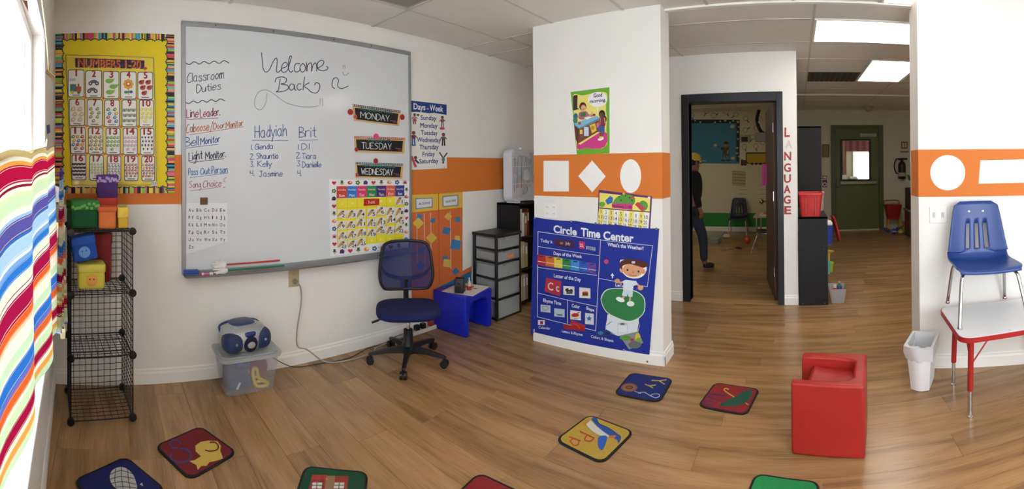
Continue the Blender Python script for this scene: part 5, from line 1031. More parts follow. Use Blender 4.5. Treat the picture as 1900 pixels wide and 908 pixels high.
# ================================================================== RUGS
def rug(label, cn, col, draw, rnd_=.05):
    P = [PF.at(*c) for c in cn]; o = sum(P, V((0, 0, 0)))/4
    t = thing('carpet_square', label, 'carpet square', o, 0, 'alphabet carpet squares on the floor')
    e1 = ((P[1]-P[0])+(P[2]-P[3])); e1.normalize(); sz = .31; e2 = V((-e1.y, e1.x, 0))
    if (P[3]-P[0]).dot(e2) < 0: e2 = -e2
    def fr(x, y, z): return e1*x+e2*y+V((0, 0, z))
    h = sz/2; out = rrect(-h, -h, h, h, rnd_, 4); inn = rrect(-h+.013, -h+.013, h-.013, h-.013, rnd_-.01, 4)
    MB().prism(out, lambda x, y: fr(x, y, .0005), lambda x, y: fr(x, y, .008)).build('binding', M('#1c1a1c', .95, var=.15, vscale=60, bump=.6, bscale=300), t, bevel=.003)
    MB().prism(inn, lambda x, y: fr(x, y, .0075), lambda x, y: fr(x, y, .0095)).build('pile', M(col, .95, var=.12, vscale=70, bump=.6, bscale=500), t)
    f = Flat(Plane((0, 0, .0098), (0, 0, 1)), o)
    if draw: draw(f); f.build('tufted_picture', t)
def d_cat(f):
    f.T(100, 760, 3.0645)
    f.poly([(770, 296), (800, 290), (836, 268), (806, 240), (804, 208), (834, 186), (880, 178), (930, 182), (950, 210), (946, 236), (962, 280), (930, 292), (884, 302), (868, 322), (838, 324), (818, 346), (810, 318)], '#c9aa48', 1)
    f.line([(862, 234), (890, 240), (926, 232), (934, 210), (916, 190), (888, 190)], 8, '#5a2420', 2, smooth=True)
    f.line([(704, 218), (680, 220), (660, 204), (664, 186), (684, 176), (712, 180), (720, 196)], 8, '#3a2a6a', 1, smooth=True); f.line([(670, 252), (666, 280), (700, 300), (744, 300), (778, 276), (772, 244), (744, 226), (716, 226)], 10, '#3a2a6a', 1, smooth=True)
rug('dark red carpet square with a yellow cat and letter C', [(366, 794), (434, 842), (356, 892), (295, 832)], '#7a1f24', d_cat)
def d_pen(f):
    f.T(1000, 640, 3.389)
    f.text('P', 258, 545, 320, 612, 66, '#b03a2a', 1, .01, up=(.9, -.15)) if False else None
    f.line([(258, 546), (346, 588)], 8, '#b03a2a', 1); f.line([(346, 588), (322, 608), (288, 600), (302, 570)], 8, '#b03a2a', 1, smooth=True); f.line([(190, 580), (260, 606)], 8, '#b03a2a', 1); f.line([(196, 608), (216, 632), (244, 632), (250, 606), (220, 592), (196, 606)], 8, '#b03a2a', 1, smooth=True)
    f.poly([(296, 500), (318, 474), (370, 520), (440, 560), (438, 580), (390, 574), (340, 548)], '#c9c6bc', 1, smooth=True); f.poly([(332, 470), (360, 458), (380, 496), (440, 524), (480, 556), (512, 574), (514, 596), (500, 622), (490, 600), (440, 572), (380, 528)], '#24509a', 2, smooth=True)
    f.poly([(380, 580), (424, 576), (424, 610), (400, 664), (376, 650), (370, 610)], '#2a5cae', 2, smooth=True); f.poly([(440, 576), (486, 572), (480, 586), (444, 590)], '#c8683a', 3); f.poly([(270, 500), (310, 470), (322, 480), (288, 510)], '#b8842a', 2); f.line([(332, 470), (380, 500), (440, 528), (490, 562)], 3, '#1c2238', 3, smooth=True)
rug('yellow carpet square with a penguin and letter P', [(1094, 771), (1172, 805), (1115, 858), (1037, 824)], '#b8983a', d_pen)
def d_yoyo(f):
    f.T(1000, 640, 3.389)
    for r, c in ((52, '#8a3a3a'), (44, '#5a6a4a'), (36, '#b05a3a'), (26, '#2f4a2a'), (12, '#9a2a3a')): f.ell(568, 270, r, r*.52, c, 1+(52-r)*.02, 24)
    f.line([(624, 306), (660, 300), (690, 316), (730, 334), (756, 326), (752, 312), (716, 312), (700, 324)], 4, '#c9c2d8', 1, smooth=True); f.line([(600, 292), (640, 308)], 3, '#c9c2d8', 1)
    for s in (((710, 226), (756, 228)), ((756, 228), (800, 222)), ((756, 228), (790, 250)), ((668, 250), (694, 260)), ((694, 260), (734, 254)), ((694, 260), (716, 272))): f.line(list(s), 7, '#a8963a', 1)
rug('navy blue carpet square with a yo-yo and letter Y', [(1178, 693), (1250, 704), (1214, 749), (1139, 735)], '#16266e', d_yoyo)
def d_umb(f):
    f.T(1000, 640, 3.389)
    f.poly([(1128, 384), (1180, 352), (1240, 324), (1290, 292), (1336, 274), (1342, 310), (1326, 346), (1290, 372), (1240, 386), (1180, 390)], '#1a4a3a', 1, smooth=False); f.line([(1226, 330), (1180, 300), (1164, 286), (1172, 276), (1192, 282)], 7, '#c0984a', 2, smooth=True); f.line([(1300, 368), (1316, 380)], 5, '#c0984a', 2)
    f.line([(1120, 350), (1072, 334), (1066, 316), (1084, 310), (1130, 318), (1176, 322)], 8, '#3a2058', 1, smooth=True); f.line([(1082, 382), (1044, 376), (1036, 362), (1056, 354), (1092, 362)], 7, '#3a2058', 1, smooth=True)
    f.line([(1120, 350), (1160, 356)], 6, '#3a2058', 1)
rug('red carpet square with a green umbrella and letter U', [(1325, 711), (1411, 724), (1384, 773), (1297, 757)], '#8a1f1f', d_umb)
def d_igl(f):
    f.T(100, 760, 3.0645)
    f.poly([(318, 394), (330, 350), (370, 330), (410, 336), (444, 366), (462, 400), (470, 460), (400, 470), (340, 440)], '#b9b8b0', 1, smooth=True)
    for q in (((322, 372), (380, 350), (446, 368)), ((318, 400), (380, 384), (456, 396)), ((326, 424), (390, 414), (466, 428)), ((340, 446), (400, 442), (470, 450)), ((350, 340), (346, 400), (352, 440)), ((384, 332), (384, 390), (394, 450)), ((418, 340), (424, 400), (434, 460))): f.line(list(q), 4, '#2a2e3a', 2, smooth=True)
    f.poly([(488, 430), (500, 418), (508, 438)], '#b9b8b0', 1)
rug('navy blue carpet square with a grey igloo', [(236, 854), (292, 914), (215, 966), (142, 898)], '#141c5c', d_igl)
def d_house(f):
    f.T(100, 760, 3.0645)
    f.poly([(1470, 374), (1676, 380), (1664, 480), (1440, 480)], '#8a2a24', 1); f.poly([(1550, 380), (1600, 380), (1588, 480), (1534, 480)], '#8a6a4a', 2); f.poly([(1470, 374), (1550, 376), (1546, 400), (1500, 404), (1460, 400)], '#a03028', 2)
    for x in (1496, 1622):
        f.poly([(x-26, 420), (x+30, 420), (x+26, 454), (x-30, 454)], '#d8d4c8', 3); f.line([(x, 420), (x-2, 454)], 4, '#222222', 4); f.line([(x-28, 436), (x+28, 436)], 4, '#222222', 4)
    f.ell(1552, 400, 6, 6, '#c87a3a', 3)
rug('dark green carpet square with a red house, cut by the frame bottom', [(566, 874), (684, 888), (668, 962), (540, 948)], '#12482c', d_house)
rug('red carpet square showing only its corner at the bottom centre', [(893, 887), (990, 935), (915, 1010), (815, 950)], '#8a1f1f', None)
rug('bright green carpet square showing only its edge by the red chair', [(1408, 899), (1500, 912), (1492, 980), (1392, 962)], '#1f8a4a', None)
# ================================================================== RED CUBE CHAIR
P0 = V((2.192, .045, 0)); ex = V((-.19, -.982, 0)); ey = V((.982, -.19, 0)); S = .368
rc = thing('cube_chair', 'red plastic cube chair with a moulded seat on the floor', 'cube chair', P0, math.atan2(ex.y, ex.x))
RED = M('#a5241e', .38, var=.06, vscale=5, bump=.05, bscale=300)
# local x runs along the near face to the right, local y away from the camera
u_ = [(0, 0), (S, 0), (S, S), (0, S), (0, S-.062), (.05, S-.062), (.20, S-.062), (S-.085, S-.075), (S-.062, S-.1), (S-.062, .085), (S-.085, .058), (.20, .046), (0, .046)]
MB().zprism(u_, 0, .362).build('chair_shell', RED, rc, bevel=.014, seg=4)
pr = [(.035, .02), (.05, .2), (.06, .3), (.075, .316), (.12, .31), (.22, .302), (S-.06, .304), (S-.06, .02)]
MB().prism(pr, lambda x, z: (x, .044, z), lambda x, z: (x, S-.06, z)).build('seat', RED, rc, bevel=.012, seg=3)
em = M('#a01f1c', .45)
for q in ((.05, .12, .105, .108), (.05, .12, .222, .225), (.05, .053, .108, .222), (.07, .073, .13, .2), (.09, .093, .15, .19), (.07, .1, .13, .133), (.07, .1, .197, .2)): box('moulded_mark', (q[0], q[1], -.0012, .001, q[2], q[3]), em, rc)
# ================================================================== RIGHT SIDE: TABLE, CHAIR, BIN
ta = math.atan2(-.995, -.1)
tb = thing('activity_table', 'low white-topped table with red edge and red adjustable legs', 'table', (2.235, -.862, 0), ta)
L_, D_, H_ = .74, .55, .485       # local x along the wall, local y away from the camera
top = rrect(0, 0, L_, D_, .07, 6)
MB().zprism(rrect(.006, .006, L_-.006, D_-.006, .066, 6), H_-.026, H_).build('table_top', M('#e2e1e2', .3, var=.03, vscale=4), tb)
b = MB(); a_ = b.pv(*[(x, y, H_-.03) for x, y in top]); c_ = b.pv(*[(x, y, H_-.003) for x, y in top]); inn = rrect(.007, .007, L_-.007, D_-.007, .065, 6); d_ = b.pv(*[(x, y, H_-.003) for x, y in inn]); e_ = b.pv(*[(x, y, H_-.03) for x, y in inn]); k_ = len(top)
for i in range(k_):
    j = (i+1) % k_; b.face(a_[i], a_[j], c_[j], c_[i]); b.face(c_[i], c_[j], d_[j], d_[i]); b.face(e_[i], e_[j], a_[j], a_[i]); b.face(d_[i], d_[j], e_[j], e_[i])
REDP = M('#a5201f', .4, var=.05); b.build('edge_band', REDP, tb, smooth=30)
for x, y in ((.09, .10), (.09, D_-.1), (L_-.09, .1), (L_-.09, D_-.1)):
    sx = -1 if x < .3 else 1; sy = -1 if y < .3 else 1; fx, fy = x+sx*.012, y+sy*.012
    lg = MB().tube([(x, y, H_-.03), (fx, fy, .15)], .0175, 14).build('leg', REDP, tb, smooth=True)
    MB().tube([(fx, fy, .16), (fx+sx*.004, fy+sy*.004, .012)], .0125, 12).build('leg_insert', CHROME, lg, smooth=True); MB().lathe([(.019, 0), (.019, .008), (.012, .016)], (fx+sx*.004, fy+sy*.004, 0), 12).build('glide', CHROME, lg, smooth=True)
    for q in ((x-sx*.13, y), (x, y-sy*.13)): MB().tube([(x+sx*.006, y+sy*.006, .29), (q[0], q[1], H_-.028)], .0045, 6).build('brace', REDP, lg)
def school_chair(label, loc, rz, col, z=0):
    t = thing('school_chair', label, 'chair', loc, rz, 'moulded school chairs'); pm_ = M(col, .35, var=.05, bump=.05, bscale=400)
    pts = [V(p) for p in catmull([(0, -.2, .308), (0, -.185, .332), (0, -.06, .332), (0, .09, .325), (0, .15, .345), (0, .172, .40), (0, .188, .5), (0, .215, .74)], 6)]
    nv = len(pts)-1; nu = 30; b = MB()
    def halfw(i):
        z_ = pts[i].z; y_ = pts[i].y
        if z_ < .38: w_ = .19; w_ *= 1-.25*max(0, (-.15-y_)/.05)**2*.35
        else: w_ = .19-.05*(z_-.38)/.36
        if z_ > .70: w_ -= .05*((z_-.70)/.04)**2*.8
        return w_
    ids = []
    for i in range(nv+1):
        r_ = []
        for u in range(nu+1):
            x = (u/nu*2-1)*halfw(i); p = pts[i].copy(); c = (x/.19)**2
            p.z += .012*c if p.z < .38 else 0; p.y -= .035*c if p.z > .38 else 0; p.x = x; r_.append(b.pv(p)[0])
        ids.append(r_)
    for i in range(nv):
        zc = (pts[i].z+pts[i+1].z)/2
        for u in range(nu):
            if .395 < zc < .56 and (u in (8, 9, 10, 14, 15, 19, 20, 21) and not (u in (8, 21))): continue
            b.face(ids[i][u], ids[i][u+1], ids[i+1][u+1], ids[i+1][u])
    b.build('seat_shell', pm_, t, smooth=50, thick=.007)
    for x in (-.045, .045): MB().lathe([(.008, 0), (.006, .003), (0, .004)], (x, .196, .665), 10, ax=1).build('rivet', M('#e0e0e0', .3, .6), t)
    for s in (-1, 1):
        for fr in ((-1), (1)):
            if fr < 0: path = [(s*.12, .06, .318), (s*.125, -.1, .315), (s*.15, -.155, .30), (s*.165, -.18, .25), (s*.19, -.26, .012)]
            else: path = [(s*.12, -.06, .312), (s*.13, .09, .31), (s*.15, .125, .295), (s*.165, .14, .25), (s*.185, .2, .012)]
            lg = MB().tube(catmull(path, 5), .011, 10).build('leg', CHROME, t, smooth=True); MB().lathe([(.014, 0), (.015, .006), (.011, .02)], (path[-1][0], path[-1][1], 0), 10).build('glide', CHROME, lg, smooth=True)
    return t
school_chair('blue plastic school chair with three slots standing on the low table', (2.60, -1.165, .4855), math.radians(259.5), '#213d80').scale = (1.1, 1.05, .94)
wb_ = thing('waste_bin', 'white plastic waste basket with liner bag beside the low table', 'waste bin', (2.775, -.80, 0), math.radians(-28)); wb_.scale = (1.15, 1.2, 1.02)
def ring(w, d, bow, z): 
    pts = []
    for k in range(9): t_ = k/8; pts.append((-w/2-bow*math.sin(math.pi*t_), -d/2+d*t_, z))
    pts += [(w/2, d/2, z), (w/2, -d/2, z)]; return pts
b = MB(); rs = [b.pv(*ring(.15, .10, .02, .002)), b.pv(*ring(.20, .135, .03, .27)), b.pv(*ring(.215, .15, .032, .272)), b.pv(*ring(.215, .15, .032, .285)), b.pv(*ring(.195, .13, .029, .285)), b.pv(*ring(.14, .09, .018, .012))]
for A_, B_ in zip(rs, rs[1:]):
    for i in range(len(A_)): j = (i+1) % len(A_); b.face(A_[i], A_[j], B_[j], B_[i])
b.face(*rs[0]); b.face(*rs[-1]); b.build('bin_body', M('#e4e2e2', .45, var=.02), wb_, smooth=30)
b = MB(); rr_ = random.Random(4)
def jit(pts, a): return [(x+rr_.uniform(-a, a), y+rr_.uniform(-a, a), z+rr_.uniform(-a, a)*2) for x, y, z in pts]
rs = [b.pv(*jit(ring(.205, .145, .03, .2), .004)), b.pv(*jit(ring(.222, .158, .034, .25), .004)), b.pv(*jit(ring(.226, .16, .034, .289), .002)), b.pv(*jit(ring(.19, .126, .028, .29), .003)), b.pv(*jit(ring(.15, .1, .02, .17), .01))]
for A_, B_ in zip(rs, rs[1:]):
    for i in range(len(A_)): j = (i+1) % len(A_); b.face(A_[i], A_[j], B_[j], B_[i])
b.build('liner_bag', M('#e8e8ea', .35, var=.03, alpha=.6), wb_, smooth=True)
# ================================================================== HALLWAY
bk1 = thing('toy_shelf', 'low black toy shelf against the end of the doorway wall', 'shelf', (4.5, -.305, 0)); D1, W1, H1 = 1.08, .30, .905
box('end_panel', (0, .02, 0, W1, 0, H1), BLACKP, bk1, .002); box('end_panel', (D1-.02, D1, 0, W1, 0, H1), BLACKP, bk1, .002); box('top', (0, D1, 0, W1, H1-.02, H1), BLACKP, bk1, .002); box('back_panel', (.02, D1-.02, W1-.01, W1, .0, H1-.02), BLACKP, bk1)
for z in (.02, .29, .58): box('shelf_board', (.02, D1-.02, .004, W1-.01, z, z+.018), BLACKP, bk1, .002)
for y, z in ((.04, .58), (.26, .58), (.04, .30), (.26, .02), (.04, .02)): MB().lathe([(.006, 0), (.005, .001)], (0, y, z), 8, ax=0).build('cam_screw', M('#b8b8b8', .5), bk1)
bk2 = thing('tall_bookcase', 'tall black bookcase standing behind the red bin in the hallway', 'bookcase', (5.6, -.31, 0)); H2 = 1.93
box('side_panel', (0, .02, 0, .305, 0, H2), BLACKP, bk2, .002); box('side_panel', (.88, .9, 0, .305, 0, H2), BLACKP, bk2, .002); box('top', (0, .9, 0, .305, H2-.02, H2), BLACKP, bk2); box('back_panel', (.02, .88, .295, .305, 0, H2-.02), BLACKP, bk2)
for z in (.05, .42, .8, 1.18, 1.55): box('shelf_board', (.02, .88, .004, .295, z, z+.02), BLACKP, bk2)
def tapered(b, w0, d0, w1, d1, h, th=.005):
    for (a, c, e, g, z0) in ((w0, d0, w1, d1, 0), (w0-th, d0-th, w1-th, d1-th, th)):
        p0 = rrect(-a/2, -c/2, a/2, c/2, .02, 3); p1 = rrect(-e/2, -g/2, e/2, g/2, .025, 3); i = b.pv(*[(x, y, z0) for x, y in p0]); j = b.pv(*[(x, y, h) for x, y in p1])
        for k in range(len(i)): b.face(i[k], i[(k+1) % len(i)], j[(k+1) % len(i)], j[k])
        b.face(*i)
    return b
rb = thing('red_bin', 'bright red plastic bin on top of the low black shelf', 'bin', (4.66, -.135, .9055)); tapered(MB(), .24, .2, .27, .245, .23).build('tub', M('#c21f1e', .4, var=.04), rb, smooth=30)
o_, i_ = rrect(-.142, -.13, .142, .13, .025, 3), rrect(-.128, -.116, .128, .116, .02, 3); b = MB(); A_ = b.pv(*[(x, y, .225) for x, y in o_]); B_ = b.pv(*[(x, y, .245) for x, y in o_]); C_ = b.pv(*[(x, y, .245) for x, y in i_]); D2 = b.pv(*[(x, y, .225) for x, y in i_])
for i in range(len(o_)):
    j = (i+1) % len(o_); b.face(A_[i], A_[j], B_[j], B_[i]); b.face(B_[i], B_[j], C_[j], C_[i]); b.face(C_[i], C_[j], D2[j], D2[i]); b.face(D2[i], D2[j], A_[j], A_[i])
b.build('rim', M('#cc2a26', .4), rb, smooth=30)
for y in (-.05, .05): box('rib', (-.138, -.12, y-.012, y+.012, .02, .2), M('#b01c1c', .4), rb, .003)
t = thing('clear_jar', 'clear plastic canister behind the red bin on the black shelf', 'container', (5.05, -.22, .9055)); MB().lathe([(.07, 0), (.08, .01), (.085, .2), (.075, .205), (.065, .01), (0, .01)], n=16).build('canister', M('#c9d2d4', .2, var=0, alpha=.4), t, smooth=True); MB().lathe([(.088, .205), (.088, .225), (0, .23)], n=16).build('lid', M('#d8dcd8', .4, alpha=.7), t, smooth=True)
t = thing('blue_bin', 'blue plastic bin poking out of the upper toy shelf', 'bin', (4.72, -.27, .5985)); tapered(MB(), .2, .17, .24, .2, .2).build('tub', M('#1f3fa0', .4), t, smooth=30); MB().ball((.0, -.06, .2), .045).build('white_ball', M('#e6e2d4', .5), t, smooth=True)
t = thing('red_cloth', 'red patterned cloth draped from the blue bin', 'cloth', (4.78, -.42, .66)); b = MB(); b.grid(lambda u, v_: (-.03+.1*u+.02*math.sin(v_*6), .045-.075*v_**.7-.02*math.sin(u*6), .22-.28*v_), 6, 8); b.build('cloth', M('#a8201e', .8, var=.3, vscale=60), t, smooth=True, thick=.003)
t = thing('yellow_plate', 'yellow toy plate on the middle toy shelf', 'toy plate', (4.74, -.31, .49)); MB().lathe([(.03, -.18), (.035, 0), (.075, .012), (.08, .016), (.03, .005), (0, .004)], n=16).build('dish', M('#d8b43a', .4), t, smooth=True)
for lb, x, y, z, r, h, c in (('lime green toy cup tipped on the middle toy shelf', 4.64, -.33, .308, .045, .1, '#9ac83a'), ('pale blue tall toy cup on the middle toy shelf', 4.55, -.30, .308, .035, .13, '#6fb4c8'), ('clear small toy cup behind the lime one', 4.87, -.3, .308, .05, .12, '#c8ccc8')):
    t = thing('toy_cup', lb, 'toy cup', (x, y, z), 0, 'toy cups on the black shelf'); MB().lathe([(r*.7, 0), (r, h), (r*.9, h), (r*.62, .006), (0, .006)], n=14).build('cup', M(c, .4, alpha=.85), t, smooth=True); MB().lathe([(r, h-.008), (r*1.08, h-.004), (r, h)], n=14).build('cup_rim', M(c, .4), t, smooth=True)
t = thing('clear_tub', 'clear tub of bottles and toys on the floor at the shelf foot', 'tub', (4.65, -.41, .0)); tapered(MB(), .2, .14, .25, .19, .15).build('tub', M('#d4d8d6', .25, var=0, alpha=.4), t, smooth=30)
for lb, x, y, c, c2 in (('blue toy bottle with green cap in the clear tub', -.02, -.02, '#2a3f9a', '#2f8a3a'), ('red toy bottle with white cap in the clear tub', -.07, .03, '#b0282a', '#e0dcd4'), ('purple toy bottle with pink cap in the clear tub', .05, -.03, '#5a4aa0', '#d88aa0')):
    t = thing('toy_bottle', lb, 'toy bottle', (4.65+x, -.41+y, .0075), 0, 'bottles in the clear tub'); MB().lathe([(.026, 0), (.028, .01), (.028, .12), (.012, .15)], n=12).build('bottle_body', M(c, .4), t, smooth=True); MB().lathe([(.014, .148), (.014, .178), (0, .18)], n=12).build('cap', M(c2, .4), t, smooth=True)
# green door and frame in the far wall
d2 = bpy.data.objects.new('door_2', None); COL.objects.link(d2); d2.location = (9.45, -1.30, 0); struct(d2, 'olive green exit door with a window and push bar')
GR = M('#626b3c', .5, var=.06, vscale=3); GR2 = M('#565f36', .5, var=.05)
for y0, y1, z0, z1 in ((.47, .575, 0, 2.28), (-.57, -.47, 0, 2.28), (-.47, .47, 2.2, 2.28)): box('casing', (-.03, .1, y0, y1, z0, z1), GR2, d2, .004)
w0, w1, z0, z1 = -.26, .335, 1.11, 1.94
for q in ((-.465, w0, .03, 2.2), (w1, .465, .03, 2.2), (w0, w1, .03, z0), (w0, w1, z1, 2.2)): box('door_slab', (.0, .045, q[0], q[1], q[2], q[3]), GR, d2)
for q in ((w0-.04, w0, z0-.04, z1+.04), (w1, w1+.04, z0-.04, z1+.04), (w0, w1, z0-.04, z0), (w0, w1, z1, z1+.04)): box('window_bead', (-.012, 0, *q), M('#17150f', .5), d2)
box('pane', (.02, .025, w0, w1, z0, z1), GLASS, d2); box('push_bar', (-.07, -.01, -.42, .38, 1.0, 1.07), M('#8c8a6a', .35, .6), d2, .008); box('bar_end', (-.075, 0, .38, .47, .95, 1.12), M('#5a5638', .4), d2, .006); box('closer', (-.06, 0, -.42, -.06, 2.03, 2.1), M('#b4ae92', .5), d2, .006); box('threshold', (-.02, .1, -.47, .47, 0, .025), M('#c9c2ae', .4, .5), d2)
# room beyond the door window
for nm, q, c in (('wall_office', (11.9, 12, -4, 1, 0, 2.7), '#d8cfa8'), ('wall_office_left', (9.6, 12, .9, 1, 0, 2.7), '#d8cfa8'), ('wall_office_right', (9.6, 12, -4.1, -4, 0, 2.7), '#d8cfa8'), ('ceiling_office', (9.6, 12, -4, 1, 2.65, 2.75), '#e4e0d4'), ('floor_office', (9.6, 12, -4, 1, -.1, 0), '#8a7a62')): struct(box(nm, q, M(c, .8)))
wn = bpy.data.objects.new('window_3', None); COL.objects.link(wn); wn.location = (11.9, -1.72, .9); struct(wn, 'bright window seen through the green door glass')
box('pane', (-.02, -.01, -.28, .2, 0, .85), M('#fdfefc', .5, var=0, emit=5), wn); box('frame', (-.03, 0, -.3, -.27, -.03, .9), TRIM, wn); box('frame', (-.03, 0, .19, .22, -.03, .9), TRIM, wn)
t = thing('red_valance', 'dark red valance over the bright window beyond the green door', 'valance', (11.86, -1.72, 1.78)); b = MB(); b.grid(lambda u, v_: (-.02+.015*math.sin(u*30), -.45+.85*u, .4*v_), 30, 3); b.build('cloth', M('#6a1a1e', .8), t, thick=.004)
t = thing('brown_drape', 'rust brown drape hanging beyond the green door glass', 'drape', (11.8, -1.3, .75)); b = MB(); b.grid(lambda u, v_: (-.02+.02*math.sin(u*22), -.02+.42*u, 1.6*v_), 24, 3); b.build('cloth', M('#8a4a34', .8, var=.15), t, thick=.004)
t = thing('office_desk', 'dark desk seen through the green door glass', 'desk', (11.2, -1.25, 0)); box('desk_top', (-.3, .3, -.7, .7, 1.0, 1.04), M('#3a332c', .5), t); box('desk_front', (-.28, -.25, -.65, .65, .0, 1.0), M('#2f2a24', .6), t)
for k, (y, h_, c, nm) in enumerate(((.1, .12, '#e4e0d4', 'tall cream'), (-.15, .08, '#d8d4c4', 'low pale'), (.42, .16, '#c8c2b8', 'left grey'))):
    t = thing('paper_pile', '%s pile of papers on the desk beyond the door glass' % nm, 'papers', (11.1, -1.25+y, 1.0405), .2*k, 'paper piles on the office desk'); box('lower_stack', (-.12, .12, -.1, .1, 0, h_*.6), M(c, .8), t); box('upper_stack', (-.1, .12, -.09, .1, h_*.6+.001, h_), M('#eceae2', .8), t)
# extinguisher, sign, plaques
t = thing('fire_extinguisher', 'dark fire extinguisher hanging on the far hallway wall', 'fire extinguisher', (9.36, -2.27, 1.1)); MB().lathe([(.07, 0), (.085, .02), (.085, .3), (.07, .36), (.03, .39), (.03, .42)], n=18).build('cylinder', M('#2a1512', .35), t, smooth=True); MB().lathe([(.0865, .06), (.0865, .14)], n=18).build('label_band', M('#b4aa9a', .5), t); MB().tube(catmull([(0, .03, .42), (0, .12, .44), (0, .17, .3), (0, .14, .15), (0, .09, .12)], 5), .013, 8).build('hose', BLACKP, t, smooth=True); box('handle', (-.02, .02, -.12, .05, .42, .46), BLACKP, t, .005); box('bracket', (.07, .0895, -.04, .04, .1, .34), BLACKP, t)
t, f = poster('extinguisher_sign', 'small white sign with red symbol above the fire extinguisher', 'sign', PE.off(.002), [(1669, 261), (1687, 261), (1687, 284), (1669, 284)], M('#cfc8b4', .6), .004); f.rect(1672, 263, 1684, 276, '#8a4a3a', 1); f.rect(1674, 265, 1677.5, 274, '#cfc8b4', 2); f.rect(1679, 265, 1682, 274, '#cfc8b4', 2); f.rect(1671, 281, 1686, 283, '#5a4a3a', 1); f.build('printed_symbol', t)
t, f = poster('wall_plaque', 'brown wall plaque left of the green door', 'plaque', PE.off(.002), [(1525, 268), (1539, 268), (1539, 292), (1525, 292)], M('#6a5a34', .5), .01); f.rect(1527, 270, 1537, 290, '#8a7a4c', 1); f.build('plaque_face', t)
t, f = poster('safety_notice', 'upper red and white notice left of the green door', 'notice', PE.off(.002), [(1526, 326), (1534.5, 326), (1534.5, 332.5), (1526, 332.5)], M('#c8503c', .5), .003); f.rect(1527.5, 327.5, 1533, 331, '#e4dcd0', 1); f.build('notice_print', t)
t, f = poster('safety_notice', 'lower blue notice with red circle left of the green door', 'notice', PE.off(.002), [(1526, 334), (1534.5, 334), (1534.5, 348), (1526, 348)], M('#2a3f8a', .5), .003); f.ell(1530.2, 342.5, 3.9, 4.2, '#e4dcd8', 1); f.ell(1530.2, 342.5, 2.4, 2.6, '#b8383a', 2); f.build('notice_print', t)
t = thing('dome_lamp', 'round unlit dome fixture on the hallway ceiling', 'ceiling fixture', (8.9, -1.47, CEIL)); MB().lathe([(.1, -.03), (.1, 0)], n=18).build('base', M('#a8a08a', .5), t, smooth=True); MB().lathe([(0, -.11), (.05, -.1), (.085, -.06), (.09, -.03)], n=18).build('dome', M('#b4ac94', .3), t, smooth=True)
# toys by the far wall
t = thing('toy_cart', 'red toy shopping cart with yellow legs by the far wall', 'toy cart', (9.1, -2.0, 0)); tapered(MB(), .22, .22, .34, .34, .3).build('basket', M('#a01c20', .5), t, smooth=30); t.children[0].location.z = .27
for x in (-.1, .1):
    for y in (-.11, .11): lg = MB().tube([(x, y, .28), (x*1.2, y*1.2, .05)], .014, 8).build('leg', M('#c8a02a', .5), t); MB().lathe([(.04, -.012), (.04, .012)], (x*1.2, y*1.2, .04), 12, ax=0).build('wheel', M('#20407a', .5), lg)
MB().tube(catmull([(.1, .15, .55), (.16, .15, .64), (.16, -.15, .64), (.1, -.15, .55)], 4), .014, 8).build('handle', M('#8a7a2a', .5), t, smooth=True)
for lb, x, y, z, c in (('round blue toy ball under the toy cart', 8.75, -1.95, .06, '#2050a0'), ('round yellow toy ball beside the blue one', 8.7, -2.07, .055, '#c8a02a')):
    t = thing('toy_ball', lb, 'toy ball', (x, y, 0), 0, 'balls by the toy cart'); MB().ball((0, 0, z), z).build('ball', M(c, .4), t, smooth=True); MB().lathe([(z*1.005, z-.006), (z*1.005, z+.006)], n=16).build('seam_band', M('#d8d4c4', .5), t)
t = thing('toy_blocks', 'green and orange toy vehicle in front of the toy cart', 'toy vehicle', (8.85, -2.2, 0)); box('chassis', (-.1, .1, -.09, .09, .04, .14), M('#6a8a2a', .5), t, .01); box('cab', (-.05, .06, -.07, .05, .14, .24), M('#c86a2a', .5), t, .01)
for x in (-.07, .07):
    for y in (-.095, .095): MB().lathe([(.04, -.012), (.04, .012)], (x, y, .04), 12, ax=1).build('wheel', M('#1a1a1c', .6), t)
t = thing('toy_kitchen', 'brown and grey play kitchen at the hallway edge', 'play kitchen', (8.45, -2.42, 0)); box('base_cabinet', (-.2, .2, -.3, .28, 0, .5), M('#5a2f28', .6), t, .01); box('worktop', (-.22, .22, -.32, .3, .5, .54), M('#6a6a62', .5), t, .006); box('upright', (-.2, .2, .22, .26, .54, .95), M('#4a3424', .6), t); box('upright', (-.2, .2, -.28, -.24, .54, .95), M('#4a3424', .6), t)
b = MB(); arc = [(-.28, .9)]+[(.54*(k/12-.5), .95+.14*math.sin(math.pi*k/12)) for k in range(13)]+[(.27, .9)]; b.prism(arc, lambda y, z: (-.2, y, z), lambda y, z: (-.15, y, z)); b.build('arched_top', M('#5a4a38', .6), t); box('back_shelf', (.15, .2, -.28, .26, .54, .95), M('#3a2c22', .6), t); box('oven_door', (-.212, -.2, -.2, .1, .1, .42), M('#7a3a34', .5), t, .005); MB().lathe([(.05, 0), (.05, .012)], (-.1, .12, .54), 14).build('burner', BLACKP, t)
t = thing('green_toy', 'small green toy perched on the play kitchen', 'toy', (8.3, -2.2, 1.09)); MB().ball((0, 0, .06), .06, .07, .05).build('toy_body', M('#2a7a3a', .5), t, smooth=True); MB().ball((0, .06, .1), .03).build('toy_head', M('#2a7a3a', .5), t, smooth=True)
